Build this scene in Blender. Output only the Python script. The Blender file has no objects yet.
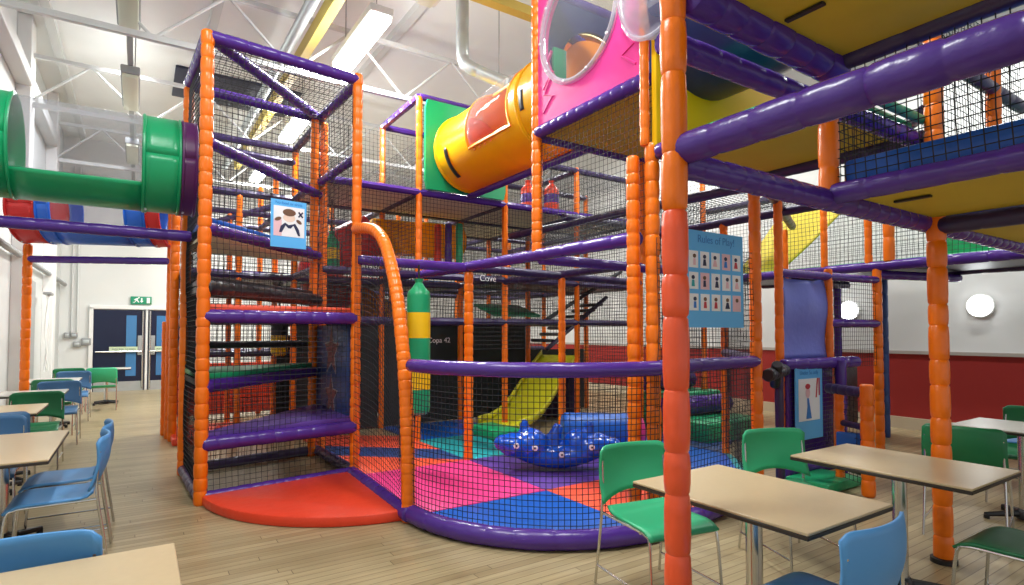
import bpy, bmesh, math, random
from mathutils import Vector, Matrix
random.seed(7)
scn = bpy.context.scene
col = scn.collection
PI = math.pi

# ------------------------------------------------------------------ materials
def mat(name, rgb, rough=0.4, metal=0.0, bump=0.0, bscale=30, var=0.0, vscale=6, spec=0.5, emit=None, estr=0, alpha=1.0, coat=0.0):
    m = bpy.data.materials.new(name); m.use_nodes = True
    nt = m.node_tree; b = nt.nodes['Principled BSDF']
    b.inputs['Base Color'].default_value = (*rgb, 1)
    b.inputs['Roughness'].default_value = rough
    b.inputs['Metallic'].default_value = metal
    b.inputs['Specular IOR Level'].default_value = spec
    b.inputs['Coat Weight'].default_value = coat
    b.inputs['Alpha'].default_value = alpha
    if emit:
        b.inputs['Emission Color'].default_value = (*emit, 1); b.inputs['Emission Strength'].default_value = estr
    if bump or var:
        tc = nt.nodes.new('ShaderNodeTexCoord')
        if var:
            n = nt.nodes.new('ShaderNodeTexNoise'); n.inputs['Scale'].default_value = vscale; n.inputs['Detail'].default_value = 4
            nt.links.new(tc.outputs['Object'], n.inputs['Vector'])
            mx = nt.nodes.new('ShaderNodeMix'); mx.data_type = 'RGBA'
            mx.inputs[6].default_value = (*[c*(1-var) for c in rgb], 1)
            mx.inputs[7].default_value = (*[min(1, c*(1+var)) for c in rgb], 1)
            nt.links.new(n.outputs['Fac'], mx.inputs[0]); nt.links.new(mx.outputs[2], b.inputs['Base Color'])
        if bump:
            n2 = nt.nodes.new('ShaderNodeTexNoise'); n2.inputs['Scale'].default_value = bscale; n2.inputs['Detail'].default_value = 3
            nt.links.new(tc.outputs['Object'], n2.inputs['Vector'])
            bp = nt.nodes.new('ShaderNodeBump'); bp.inputs['Strength'].default_value = bump; bp.inputs['Distance'].default_value = 0.02
            nt.links.new(n2.outputs['Fac'], bp.inputs['Height']); nt.links.new(bp.outputs['Normal'], b.inputs['Normal'])
    return m

def vinyl(n, rgb, rough=0.32): return mat(n, rgb, rough, bump=0.25, bscale=14, var=0.08, vscale=5)
ORANGE = vinyl('orange_vinyl', (0.95, 0.185, 0.0015))
CORALP = vinyl('coral_vinyl', (0.90, 0.105, 0.030))
PURPLE = vinyl('purple_vinyl', (0.075, 0.024, 0.25), 0.27)
DPURP = vinyl('dark_purple_vinyl', (0.035, 0.020, 0.085), 0.35)
BLACKV = vinyl('black_vinyl', (0.015, 0.014, 0.02), 0.4)
RED = vinyl('red_vinyl', (0.80, 0.055, 0.018), 0.38)
CORAL = vinyl('coral_mat', (0.88, 0.095, 0.035), 0.45)
PINK = vinyl('pink_vinyl', (0.82, 0.045, 0.24), 0.38)
BLUE = vinyl('blue_vinyl', (0.002, 0.105, 0.52), 0.38)
NAVY = vinyl('navy_vinyl', (0.02, 0.06, 0.22), 0.4)
PURM = vinyl('purple_mat', (0.11, 0.045, 0.30), 0.4)
TEAL = vinyl('teal_vinyl', (0.02, 0.38, 0.42), 0.4)
GREEN = vinyl('green_vinyl', (0.01, 0.36, 0.14), 0.35)
YELLOW = vinyl('yellow_vinyl', (0.93, 0.59, 0.003), 0.35)
YDECK = mat('yellow_deck_board', (0.62, 0.46, 0.02), 0.6, var=0.12, vscale=3)
BEIGE = mat('beige_deck_board', (0.85, 0.80, 0.56), 0.6, var=0.1, vscale=3)
LAV = vinyl('lavender_fabric', (0.17, 0.20, 0.62), 0.45)
PGREEN = mat('green_plastic', (0.008, 0.34, 0.13), 0.3, bump=0.05)
PBLUE = mat('blue_plastic', (0.012, 0.12, 0.60), 0.3)
PRED = mat('red_plastic', (0.60, 0.03, 0.03), 0.3)
PPURP = mat('plum_plastic', (0.10, 0.015, 0.11), 0.35)
PYEL = mat('yellow_plastic', (0.98, 0.62, 0.006), 0.25, var=0.05)
YPANEL = mat('yellow_panel_plastic', (0.95, 0.55, 0.003), 0.65, spec=0.2)
PORG = mat('orange_plastic', (1.0, 0.30, 0.006), 0.4)
PNAVY = mat('deep_blue_plastic', (0.012, 0.022, 0.12), 0.3)
PPINK = mat('pink_plastic', (0.82, 0.05, 0.30), 0.32, bump=0.05)
SLIDEY = mat('lime_yellow_plastic', (0.66, 0.62, 0.02), 0.35)
RAMPY = mat('mustard_fabric', (0.66, 0.52, 0.03), 0.6, bump=0.3, bscale=5)
TOYB = mat('toy_blue_plastic', (0.002, 0.08, 0.55), 0.2, coat=0.3)
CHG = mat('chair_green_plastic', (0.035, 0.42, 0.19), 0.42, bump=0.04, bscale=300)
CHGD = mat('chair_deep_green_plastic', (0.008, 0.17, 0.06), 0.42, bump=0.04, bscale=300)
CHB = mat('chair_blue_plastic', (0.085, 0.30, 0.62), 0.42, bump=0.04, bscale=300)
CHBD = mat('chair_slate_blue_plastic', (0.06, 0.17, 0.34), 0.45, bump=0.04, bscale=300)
CHROME = mat('chrome', (0.62, 0.62, 0.60), 0.22, metal=1.0)
STEEL = mat('galvanised_steel', (0.50, 0.54, 0.55), 0.4, metal=0.6, var=0.08)
LAMT = mat('maple_laminate', (0.57, 0.44, 0.26), 0.3, var=0.05, vscale=40)
LAMP_ = mat('pale_laminate', (0.55, 0.52, 0.46), 0.25, var=0.04, vscale=40)
EDGE = mat('dark_table_edge', (0.03, 0.022, 0.016), 0.5)
BLACK = mat('black_metal', (0.012, 0.012, 0.014), 0.4)
CORD = mat('black_net_cord', (0.012, 0.012, 0.016), 0.7)
GCORD = mat('grey_net_cord', (0.05, 0.045, 0.05), 0.7)
WHITE = mat('white_paint', (0.82, 0.82, 0.80), 0.5)
TRUSSM = mat('white_steel', (0.62, 0.63, 0.62), 0.5)
GREYST = mat('grey_steel', (0.30, 0.31, 0.31), 0.5)
YSTEEL = mat('yellow_steel', (0.62, 0.46, 0.10), 0.5)
DIFF = mat('unlit_diffuser', (0.62, 0.64, 0.50), 0.4)
SCREEN = mat('dark_mesh_screen', (0.014, 0.020, 0.018), 0.7, var=0.3, vscale=3)
SKYP = mat('poster_blue', (0.12, 0.50, 0.95), 0.3)
SKYD = mat('poster_deep_blue', (0.02, 0.20, 0.62), 0.4)
PAPER = mat('poster_white', (0.90, 0.91, 0.93), 0.4)
PPK = mat('poster_pink', (0.85, 0.55, 0.60), 0.4)
INK = mat('poster_ink', (0.02, 0.025, 0.08), 0.5)
BROWN = mat('poster_brown', (0.16, 0.075, 0.04), 0.5)
REDINK = mat('poster_red', (0.55, 0.04, 0.06), 0.5)
STAR = mat('maroon_star', (0.24, 0.06, 0.07), 0.5)
STARL = mat('star_outline', (0.5, 0.44, 0.46), 0.5)
DOORB = mat('dark_blue_door', (0.006, 0.013, 0.042), 0.3)
GLASSB = mat('blue_door_glass', (0.06, 0.20, 0.42), 0.1)
SIGNG = mat('exit_green', (0.005, 0.20, 0.10), 0.4, emit=(0.005, 0.30, 0.15), estr=0.3)
SIGNW = mat('exit_white', (0.85, 0.9, 0.85), 0.4)
LABELG = mat('pale_green_label', (0.55, 0.68, 0.45), 0.5)
LAMPON = mat('lit_diffuser', (1, 1, 1), 0.5, emit=(1, 0.98, 0.94), estr=14)
WALLON = mat('lit_globe', (1, 1, 1), 0.5, emit=(0.95, 0.98, 1.0), estr=9)

def clear(name, tint=(0.9, 0.9, 0.92), fac=0.22, k=.6):
    m = bpy.data.materials.new(name); m.use_nodes = True
    nt = m.node_tree; nt.nodes.clear()
    o = nt.nodes.new('ShaderNodeOutputMaterial'); t = nt.nodes.new('ShaderNodeBsdfTransparent')
    g = nt.nodes.new('ShaderNodeBsdfPrincipled'); mx = nt.nodes.new('ShaderNodeMixShader')
    t.inputs[0].default_value = (*tint, 1); g.inputs['Base Color'].default_value = (*tint, 1); g.inputs['Roughness'].default_value = 0.08
    lw = nt.nodes.new('ShaderNodeLayerWeight'); lw.inputs[0].default_value = 0.35
    ma = nt.nodes.new('ShaderNodeMath'); ma.operation = 'MULTIPLY_ADD'; ma.inputs[1].default_value = k; ma.inputs[2].default_value = fac
    nt.links.new(lw.outputs['Facing'], ma.inputs[0]); nt.links.new(ma.outputs[0], mx.inputs[0])
    nt.links.new(t.outputs[0], mx.inputs[1]); nt.links.new(g.outputs[0], mx.inputs[2]); nt.links.new(mx.outputs[0], o.inputs[0])
    return m
def translucent(m, rgb, fac):
    nt = m.node_tree; b = nt.nodes['Principled BSDF']; o = nt.nodes['Material Output']
    t = nt.nodes.new('ShaderNodeBsdfTranslucent'); t.inputs[0].default_value = (*rgb, 1)
    mx = nt.nodes.new('ShaderNodeMixShader'); mx.inputs[0].default_value = fac
    nt.links.new(b.outputs[0], mx.inputs[1]); nt.links.new(t.outputs[0], mx.inputs[2]); nt.links.new(mx.outputs[0], o.inputs[0])
translucent(PYEL, (1.0, .42, .01), .35)
translucent(PRED, (.9, .05, .03), .25)
CLEAR = clear('clear_polycarbonate', fac=0.02, k=.2)
DOME = clear('clear_dome', (0.85, 0.85, 0.9), 0.22)

def floor_material():
    m = bpy.data.materials.new('wood_strip_floor'); m.use_nodes = True
    nt = m.node_tree; b = nt.nodes['Principled BSDF']
    tc = nt.nodes.new('ShaderNodeTexCoord')
    br = nt.nodes.new('ShaderNodeTexBrick')
    br.inputs['Scale'].default_value = 1.0; br.inputs['Brick Width'].default_value = 1.9; br.inputs['Row Height'].default_value = 0.068
    br.inputs['Mortar Size'].default_value = 0.003; br.inputs['Mortar Smooth'].default_value = 0.3
    br.offset = 0.37; br.inputs['Bias'].default_value = 0.0
    br.inputs['Color1'].default_value = (0.345, 0.265, 0.145, 1); br.inputs['Color2'].default_value = (0.465, 0.375, 0.22, 1)
    br.inputs['Mortar'].default_value = (0.16, 0.105, 0.05, 1)
    sx = nt.nodes.new('ShaderNodeSeparateXYZ'); nt.links.new(tc.outputs['Object'], sx.inputs[0])
    dv = nt.nodes.new('ShaderNodeMath'); dv.operation = 'DIVIDE'; dv.inputs[1].default_value = 0.068; nt.links.new(sx.outputs['Y'], dv.inputs[0])
    fl = nt.nodes.new('ShaderNodeMath'); fl.operation = 'FLOOR'; nt.links.new(dv.outputs[0], fl.inputs[0])
    wn = nt.nodes.new('ShaderNodeTexWhiteNoise'); wn.noise_dimensions = '1D'; nt.links.new(fl.outputs[0], wn.inputs['W'])
    ma = nt.nodes.new('ShaderNodeMath'); ma.operation = 'MULTIPLY_ADD'; ma.inputs[1].default_value = 7.3; nt.links.new(wn.outputs['Value'], ma.inputs[0]); nt.links.new(sx.outputs['X'], ma.inputs[2])
    cb = nt.nodes.new('ShaderNodeCombineXYZ'); nt.links.new(ma.outputs[0], cb.inputs[0]); nt.links.new(sx.outputs['Y'], cb.inputs[1])
    nt.links.new(cb.outputs[0], br.inputs['Vector'])
    mp = nt.nodes.new('ShaderNodeMapping'); mp.inputs['Scale'].default_value = (0.7, 14, 1)
    n = nt.nodes.new('ShaderNodeTexNoise'); n.inputs['Scale'].default_value = 2.2; n.inputs['Detail'].default_value = 6
    nt.links.new(cb.outputs[0], mp.inputs['Vector']); nt.links.new(mp.outputs[0], n.inputs['Vector'])
    mx = nt.nodes.new('ShaderNodeMix'); mx.data_type = 'RGBA'; mx.blend_type = 'MULTIPLY'; mx.inputs[0].default_value = 0.55
    cr = nt.nodes.new('ShaderNodeValToRGB'); cr.color_ramp.elements[0].position = 0.3; cr.color_ramp.elements[0].color = (0.62, 0.58, 0.5, 1)
    cr.color_ramp.elements[1].position = 0.7; cr.color_ramp.elements[1].color = (1.1, 1.08, 1.02, 1)
    nt.links.new(n.outputs['Fac'], cr.inputs[0]); nt.links.new(br.outputs['Color'], mx.inputs[6]); nt.links.new(cr.outputs[0], mx.inputs[7])
    nt.links.new(mx.outputs[2], b.inputs['Base Color'])
    b.inputs['Roughness'].default_value = 0.33
    return m

def wall_material(name, top, low=None, z=1.17):
    m = mat(name, top, 0.7)
    nt = m.node_tree; b = nt.nodes['Principled BSDF']
    tc = nt.nodes.new('ShaderNodeTexCoord'); n = nt.nodes.new('ShaderNodeTexNoise'); n.inputs['Scale'].default_value = 1.3; n.inputs['Detail'].default_value = 5
    nt.links.new(tc.outputs['Object'], n.inputs['Vector'])
    mx = nt.nodes.new('ShaderNodeMix'); mx.data_type = 'RGBA'
    mx.inputs[6].default_value = (*[c*0.9 for c in top], 1); mx.inputs[7].default_value = (*top, 1)
    nt.links.new(n.outputs['Fac'], mx.inputs[0])
    out = mx.outputs[2]
    if low:
        sp = nt.nodes.new('ShaderNodeSeparateXYZ'); nt.links.new(tc.outputs['Object'], sp.inputs[0])
        lt = nt.nodes.new('ShaderNodeMath'); lt.operation = 'LESS_THAN'; lt.inputs[1].default_value = z
        nt.links.new(sp.outputs['Z'], lt.inputs[0])
        m2 = nt.nodes.new('ShaderNodeMix'); m2.data_type = 'RGBA'; m2.inputs[7].default_value = (*low, 1)
        nt.links.new(lt.outputs[0], m2.inputs[0]); nt.links.new(out, m2.inputs[6]); out = m2.outputs[2]
    nt.links.new(out, b.inputs['Base Color'])
    return m

# ------------------------------------------------------------------ object helpers
def tag(o, label=None, cat=None, group=None, kind=None):
    if label: o['label'] = label
    if cat: o['category'] = cat
    if group: o['group'] = group
    if kind: o['kind'] = kind
    return o
def empty(name, loc, label, cat, group=None, rz=0):
    o = bpy.data.objects.new(name, None); col.objects.link(o)
    o.location = loc; o.rotation_euler = (0, 0, rz); o.empty_display_size = 0.1
    return tag(o, label, cat, group)
def copy_tree(o, parent=None):
    c = o.copy(); col.objects.link(c)
    if parent: c.parent = parent
    for ch in list(o.children): copy_tree(ch, c)
    return c

class MB:
    def __init__(s): s.v = []; s.f = []
    def add(s, vs, fs):
        k = len(s.v); s.v += [tuple(v) for v in vs]; s.f += [tuple(i+k for i in f) for f in fs]; return s
    def box(s, c, d, rz=0, M=None):
        x, y, z = d[0]/2, d[1]/2, d[2]/2
        vs = [Vector((i*x, j*y, k*z)) for i in (-1, 1) for j in (-1, 1) for k in (-1, 1)]
        R = Matrix.Rotation(rz, 3, 'Z') if M is None else M
        vs = [R @ v + Vector(c) for v in vs]
        return s.add(vs, [(0, 1, 3, 2), (4, 6, 7, 5), (0, 4, 5, 1), (2, 3, 7, 6), (0, 2, 6, 4), (1, 5, 7, 3)])
    def rbox(s, c, d, b=0.02, rz=0, seg=2, M=None):
        bm = bmesh.new(); bmesh.ops.create_cube(bm, size=1)
        for v in bm.verts: v.co = Vector((v.co.x*d[0], v.co.y*d[1], v.co.z*d[2]))
        bmesh.ops.bevel(bm, geom=list(bm.edges), offset=b, segments=seg, affect='EDGES', profile=0.5)
        R = Matrix.Rotation(rz, 3, 'Z') if M is None else M
        bm.verts.index_update()
        s.add([R @ v.co + Vector(c) for v in bm.verts], [[v.index for v in f.verts] for f in bm.faces]); bm.free(); return s
    def prism(s, pts, z0, z1, b=0.0):
        bm = bmesh.new(); lo = [bm.verts.new((p[0], p[1], z0)) for p in pts]
        f = bm.faces.new(lo); r = bmesh.ops.extrude_face_region(bm, geom=[f])
        for v in [e for e in r['geom'] if isinstance(e, bmesh.types.BMVert)]: v.co.z = z1
        bmesh.ops.recalc_face_normals(bm, faces=bm.faces)
        if b: bmesh.ops.bevel(bm, geom=list(bm.edges), offset=b, segments=2, affect='EDGES', profile=0.5)
        bm.verts.index_update()
        s.add([v.co for v in bm.verts], [[v.index for v in f.verts] for f in bm.faces]); bm.free(); return s
    def extrude(s, pts, off, b=0.0):
        """closed 3-D polygon pushed along off"""
        bm = bmesh.new(); lo = [bm.verts.new(p) for p in pts]
        f = bm.faces.new(lo); r = bmesh.ops.extrude_face_region(bm, geom=[f])
        for v in [e for e in r['geom'] if isinstance(e, bmesh.types.BMVert)]: v.co += Vector(off)
        bmesh.ops.recalc_face_normals(bm, faces=bm.faces)
        if b: bmesh.ops.bevel(bm, geom=list(bm.edges), offset=b, segments=2, affect='EDGES', profile=0.5)
        bm.verts.index_update()
        s.add([v.co for v in bm.verts], [[v.index for v in f.verts] for f in bm.faces]); bm.free(); return s
    def sweep(s, pts, rad, n=10, cap=True):
        """rings along pts with radius list"""
        pts = [Vector(p) for p in pts]; m = len(pts)
        if not isinstance(rad, (list, tuple)): rad = [rad]*m
        t = [(pts[min(i+1, m-1)] - pts[max(i-1, 0)]).normalized() for i in range(m)]
        a = Vector((0, 0, 1)) if abs(t[0].z) < 0.9 else Vector((1, 0, 0))
        u = (a - t[0]*a.dot(t[0])).normalized(); vs = []; fs = []
        for i in range(m):
            u = (u - t[i]*u.dot(t[i])).normalized(); w = t[i].cross(u)
            for k in range(n):
                an = 2*PI*k/n; vs.append(pts[i] + (u*math.cos(an) + w*math.sin(an))*rad[i])
        for i in range(m-1):
            for k in range(n):
                k2 = (k+1) % n; fs.append((i*n+k, i*n+k2, (i+1)*n+k2, (i+1)*n+k))
        if cap:
            fs.append(tuple(range(n-1, -1, -1))); fs.append(tuple((m-1)*n+k for k in range(n)))
        return s.add(vs, fs)
    def pad(s, pts, r, seg=0.2, n=12, deep=0.12, bulge=0.03):
        """padded sleeve pinched by ties every seg metres"""
        pts = [Vector(p) for p in pts]
        L = [0]
        for i in range(len(pts)-1): L.append(L[-1] + (pts[i+1]-pts[i]).length)
        T = L[-1]
        def at(d):
            d = min(max(d, 0), T)
            for i in range(len(pts)-1):
                if d <= L[i+1] + 1e-9:
                    q = (d-L[i])/max(L[i+1]-L[i], 1e-9); return pts[i].lerp(pts[i+1], q)
            return pts[-1]
        k = max(1, round(T/seg)); st = [(0, r*0.8)]
        cut = [T*j/k + (random.uniform(-.18, .18)*seg if 0 < j < k else 0) for j in range(k+1)]
        for j in range(k):
            a, b = cut[j], cut[j+1]; w = min(0.012, (b-a)*0.12); g = 1 + random.uniform(-.02, .03)
            st += [(a+w, r*(1-deep*.15)*g), (a+(b-a)*.3, r*(1+bulge)*g), (a+(b-a)*.7, r*(1+bulge)*g), (b-w, r*(1-deep*.15)*g)]
            if j < k-1: st.append((b, r*(1-deep)))
        st.append((T, r*0.8))
        return s.sweep([at(d) for d, _ in st], [q for _, q in st], n)
    def lathe(s, prof, c=(0, 0, 0), n=20, M=None):
        vs = []; fs = []; m = len(prof); R = M or Matrix.Identity(3)
        for (r, z) in prof:
            for k in range(n):
                a = 2*PI*k/n; vs.append(R @ Vector((r*math.cos(a), r*math.sin(a), z)) + Vector(c))
        for i in range(m-1):
            for k in range(n):
                k2 = (k+1) % n; fs.append((i*n+k, i*n+k2, (i+1)*n+k2, (i+1)*n+k))
        fs.append(tuple(range(n-1, -1, -1))); fs.append(tuple((m-1)*n+k for k in range(n)))
        return s.add(vs, fs)
    def grid(s, fn, nu, nv):
        vs = [fn(i/nu, j/nv) for j in range(nv+1) for i in range(nu+1)]
        fs = [(j*(nu+1)+i, j*(nu+1)+i+1, (j+1)*(nu+1)+i+1, (j+1)*(nu+1)+i) for j in range(nv) for i in range(nu)]
        return s.add(vs, fs)
    def cord(s, pts, r=0.0022): return s.sweep(pts, r*1.3, 3, cap=False)
    def build(s, name, m, parent=None, smooth=True, ang=40, solid=0.0, sub=0):
        me = bpy.data.meshes.new(name); me.from_pydata(s.v, [], s.f); me.validate()
        o = bpy.data.objects.new(name, me); col.objects.link(o); me.materials.append(m)
        if smooth:
            me.polygons.foreach_set('use_smooth', [True]*len(me.polygons)); me.set_sharp_from_angle(angle=math.radians(ang))
        if sub:
            q = o.modifiers.new('s', 'SUBSURF'); q.levels = q.render_levels = sub
        if solid:
            q = o.modifiers.new('t', 'SOLIDIFY'); q.thickness = solid; q.offset = 0
        if parent:
            o.parent = parent
            if not parent.get('_local'): o.matrix_parent_inverse = (Matrix.Translation(parent.location) @ Matrix.Rotation(parent.rotation_euler.z, 4, 'Z')).inverted()
        return o

def net(parent, P, U, V, cell=0.05, r=0.0022, m=None, sag=0.012, name='net'):
    """square mesh of cords spanning P, P+U, P+V"""
    P, U, V = Vector(P), Vector(U), Vector(V); lu, lv = U.length, V.length; N = U.cross(V).normalized()
    ph = random.random()*6
    def f(a, b): return P + U*a + V*b + N*(sag*math.sin(a*lu*5+ph)*math.sin(b*lv*4+ph)) + U.normalized()*(0.006*math.sin(b*lv*9+ph))
    return netf(parent, f, lu, lv, cell, r, m, name)
def netf(parent, f, lu, lv, cell, r, m, name='net'):
    b = MB(); nu = max(1, round(lu/cell)); nv = max(1, round(lv/cell)); su = max(2, int(lu/0.2)); sv = max(2, int(lv/0.2))
    for i in range(nu+1): b.cord([f(i/nu, j/sv) for j in range(sv+1)], r)
    for j in range(nv+1): b.cord([f(i/su, j/nv) for i in range(su+1)], r)
    return b.build(name, m or CORD, parent, smooth=False)
def post(parent, x, y, z0, z1, r=0.052, seg=0.13, m=None, n=12, name='post', deep=0.1):
    return MB().pad([(x, y, z0), (x, y, z1)], r, seg, n, deep).build(name, m or ORANGE, parent)
def beam(parent, p, q, r=0.052, seg=0.22, m=None, n=12, name='beam'):
    return MB().pad([p, q], r, seg, n, 0.07, 0.015).build(name, m or PURPLE, parent)
def textobj(body, size, M, m, name, parent, align='CENTER'):
    c = bpy.data.curves.new(name, 'FONT'); c.body = body; c.size = size; c.align_x = align; c.align_y = 'CENTER'; c.extrude = 0.0006
    t = bpy.data.objects.new('lettering_curve', c); col.objects.link(t)
    me = bpy.data.meshes.new_from_object(t.evaluated_get(bpy.context.evaluated_depsgraph_get())); bpy.data.objects.remove(t); bpy.data.curves.remove(c)
    me.name = name; me.materials.clear(); me.materials.append(m)
    o = bpy.data.objects.new(name, me); col.objects.link(o)
    o.parent = parent; o.matrix_parent_inverse = Matrix.Translation(parent.location).inverted() if parent else Matrix(); o.matrix_basis = M
    return o
def frame_mat(o, ux, uy):
    ux = Vector(ux).normalized(); uy = Vector(uy).normalized(); uz = ux.cross(uy)
    M = Matrix((ux, uy, uz)).transposed().to_4x4(); M.translation = Vector(o); return M

# ------------------------------------------------------------------ the setting
XL, XR, YB, ZC, YF = -1.6, 10.0, 17.7, 6.35, -3.5
def struct(name, mb, m, smooth=False):
    o = mb.build(name, m, None, smooth); o['kind'] = 'structure'; return o
struct('floor', MB().box(((XL+XR)/2, (YB+YF)/2, -0.05), (XR-XL+0.4, YB-YF+0.4, 0.1)), floor_material())
struct('ceiling', MB().box(((XL+XR)/2, (YB+YF)/2, ZC+0.05), (XR-XL+0.4, YB-YF+0.4, 0.1)), wall_material('ceiling_paint', (0.86, 0.87, 0.86)))
struct('wall_left', MB().box((XL-0.1, (YB+YF)/2, ZC/2), (0.2, YB-YF, ZC)), wall_material('left_wall_paint', (0.66, 0.68, 0.67)))
struct('wall_back', MB().box(((XL+XR)/2, YB+0.1, ZC/2), (XR-XL+0.4, 0.2, ZC)), wall_material('back_wall_paint', (0.74, 0.75, 0.73)))
struct('wall_right', MB().box((XR+0.1, (YB+YF)/2, ZC/2), (0.2, YB-YF, ZC)), wall_material('right_wall_paint', (0.70, 0.70, 0.69), (0.34, 0.018, 0.014)))
struct('baseboard_right', MB().box((XR-0.02, 7, 0.09), (0.04, 21, 0.18)), mat('cream_skirting', (0.60, 0.50, 0.36), 0.5))
struct('trim_1', MB().box((XR-0.012, 7, 1.185), (0.024, 21, 0.05)), mat('dado_cap', (0.45, 0.40, 0.36), 0.5))
for i, y in enumerate((4.6, 8.0, 11.4, 14.8)):
    struct('trim_%d' % (i+2), MB().rbox((XL+0.09, y, ZC/2), (0.18, 0.42, ZC), 0.012), WHITE)
    struct('trim_%d' % (i+8), MB().rbox((XL+0.10, y-1.7, 5.35), (0.2, 3.0, 0.22), 0.02), TRUSSM)
struct('trim_20', MB().rbox((XL+0.03, 12.4, 1.2), (0.06, 1.7, 2.4), 0.01), mat('grey_wall_panel', (0.33, 0.34, 0.34), 0.5))
struct('trim_21', MB().sweep([(XL+0.1, 2.0, 2.66), (XL+0.1, 17.6, 2.66)], 0.045, 10), GREYST)
# double door in the back wall
for i, (x0, x1) in enumerate(((-0.92, 0.16), (0.24, 1.32))):
    xc, w = (x0+x1)/2, x1-x0
    d = struct('door_%d' % (i+1), MB().rbox((xc, YB-0.03, 1.03), (w, 0.05, 2.06), 0.008), DOORB)
    MB().box((xc+(0.25 if i == 0 else -0.25), YB-0.06, 1.15), (0.22, 0.012, 1.55)).build('glass_panel', GLASSB, d, False)
    MB().sweep([(x0+0.05, YB-0.12, 1.0), (x1-0.05, YB-0.12, 1.0)], 0.022, 8).build('push_bar', CHROME, d)
    MB().box((xc, YB-0.062, 0.12), (w-0.04, 0.012, 0.24)).build('kick_plate', STEEL, d, False)
    MB().box((xc+(0.1 if i == 0 else -0.1), YB-0.10, 1.06), (0.62, 0.02, 0.13)).build('door_label', LABELG, d, False)
    textobj('PUSH BAR TO OPEN', 0.055, frame_mat((xc+(0.1 if i == 0 else -0.1), YB-0.112, 1.06), (1, 0, 0), (0, 0, 1)), INK, 'label_lettering', d)
    MB().sweep([((x1-0.04) if i == 0 else (x0+0.04), YB-0.09, 0.05), ((x1-0.04) if i == 0 else (x0+0.04), YB-0.09, 2.05)], 0.02, 8).build('door_edge_strip', CHROME, d)
    MB().rbox(((x1-0.10) if i == 0 else (x0+0.10), YB-0.09, 1.16), (0.10, 0.05, 0.5), 0.01).build('door_handle', GREYST, d)
struct('trim_22', MB().rbox((-0.97, YB-0.03, 1.06), (0.09, 0.1, 2.12), 0.01).rbox((0.2, YB-0.03, 1.03), (0.05, 0.07, 2.06), 0.01).rbox((1.37, YB-0.03, 1.06), (0.09, 0.1, 2.12), 0.01).rbox((0.2, YB-0.03, 2.13), (2.43, 0.1, 0.1), 0.01), WHITE)

ex = empty('exit_sign', (0.07, YB-0.03, 2.32), 'green illuminated exit sign with running figure above the dark blue doors', 'sign')
MB().rbox((0.07, YB-0.04, 2.32), (0.46, 0.06, 0.2), 0.01).build('sign_body', SIGNG, ex)
g = MB(); yy = YB-0.073
def flat(pts, y=yy): return [(0.07+a, y, 2.32+b) for a, b in pts]
g.extrude(flat([(-.19, -.05), (-.15, -.07), (-.10, -.01), (-.06, -.06), (-.04, -.05), (-.08, .02), (-.05, .05), (-.09, .06), (-.16, .02), (-.155, 0), (-.12, .01), (-.14, -.04)]), (0, -.003, 0))
g.lathe([(0.018, 0), (0.018, 0.003)], (0.07-.05, yy, 2.32+.072), 10, Matrix.Rotation(PI/2, 3, 'X'))
g.extrude(flat([(-.005, .06), (.025, .06), (.025, -.015), (.05, -.015), (.01, -.065), (-.03, -.015), (-.005, -.015)]), (0, -.003, 0))
g.extrude(flat([(.12, -.07), (.19, -.07), (.19, .07), (.12, .07)]), (0, -.003, 0))
g.build('running_man_symbol', SIGNW, ex, False)

cb = empty('cable_bundle', (-1.5, 13.8, 1.9), 'bundle of thin white cords hanging on the left wall behind the orange support post', 'cables')
for k in range(4):
    MB().sweep([(-1.42+.02*math.sin(i*.9+k), 13.6+.09*k+.03*math.sin(i*1.3+2*k), 2.2-i*.12) for i in range(13)], .012, 6).build('cord', WHITE, cb)
MB().rbox((-1.41, 13.74, 2.22), (.12, .42, .05), .01).build('hook_rail', GREYST, cb)
# electrical boxes and conduits on the back wall
for k, (x, z, w, h) in enumerate(((-1.44, 1.42, .12, .14), (-1.30, 1.42, .14, .12), (-1.24, 1.20, .16, .14), (-1.06, 1.26, .20, .18))):
    o = empty('switch_box', (x, YB-0.05, z), ['grey switch box under the left conduit on the back wall', 'grey round-cornered switch box beside the first, under the conduits', 'low grey switch box on the back wall below the pair', 'largest grey switch box on the back wall beside the door frame'][k], 'switch box', 'switch boxes by the far doors')
    MB().rbox((x, YB-0.05, z), (w, 0.1, h), 0.02).build('housing', GREYST, o)
    MB().rbox((x, YB-0.105, z), (w*.6, 0.02, h*.5), 0.008).build('rocker', STEEL, o)
for k, x in enumerate((-1.36, -1.25)):
    tag(MB().sweep([(x, YB-0.03, 1.5), (x, YB-0.03, 5.6)], 0.02, 8).build('conduit', TRUSSM), ['left of two vertical conduits on the far wall', 'right of two vertical conduits on the far wall, nearer the door'][k], 'conduit', 'conduits on the far wall')

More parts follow.
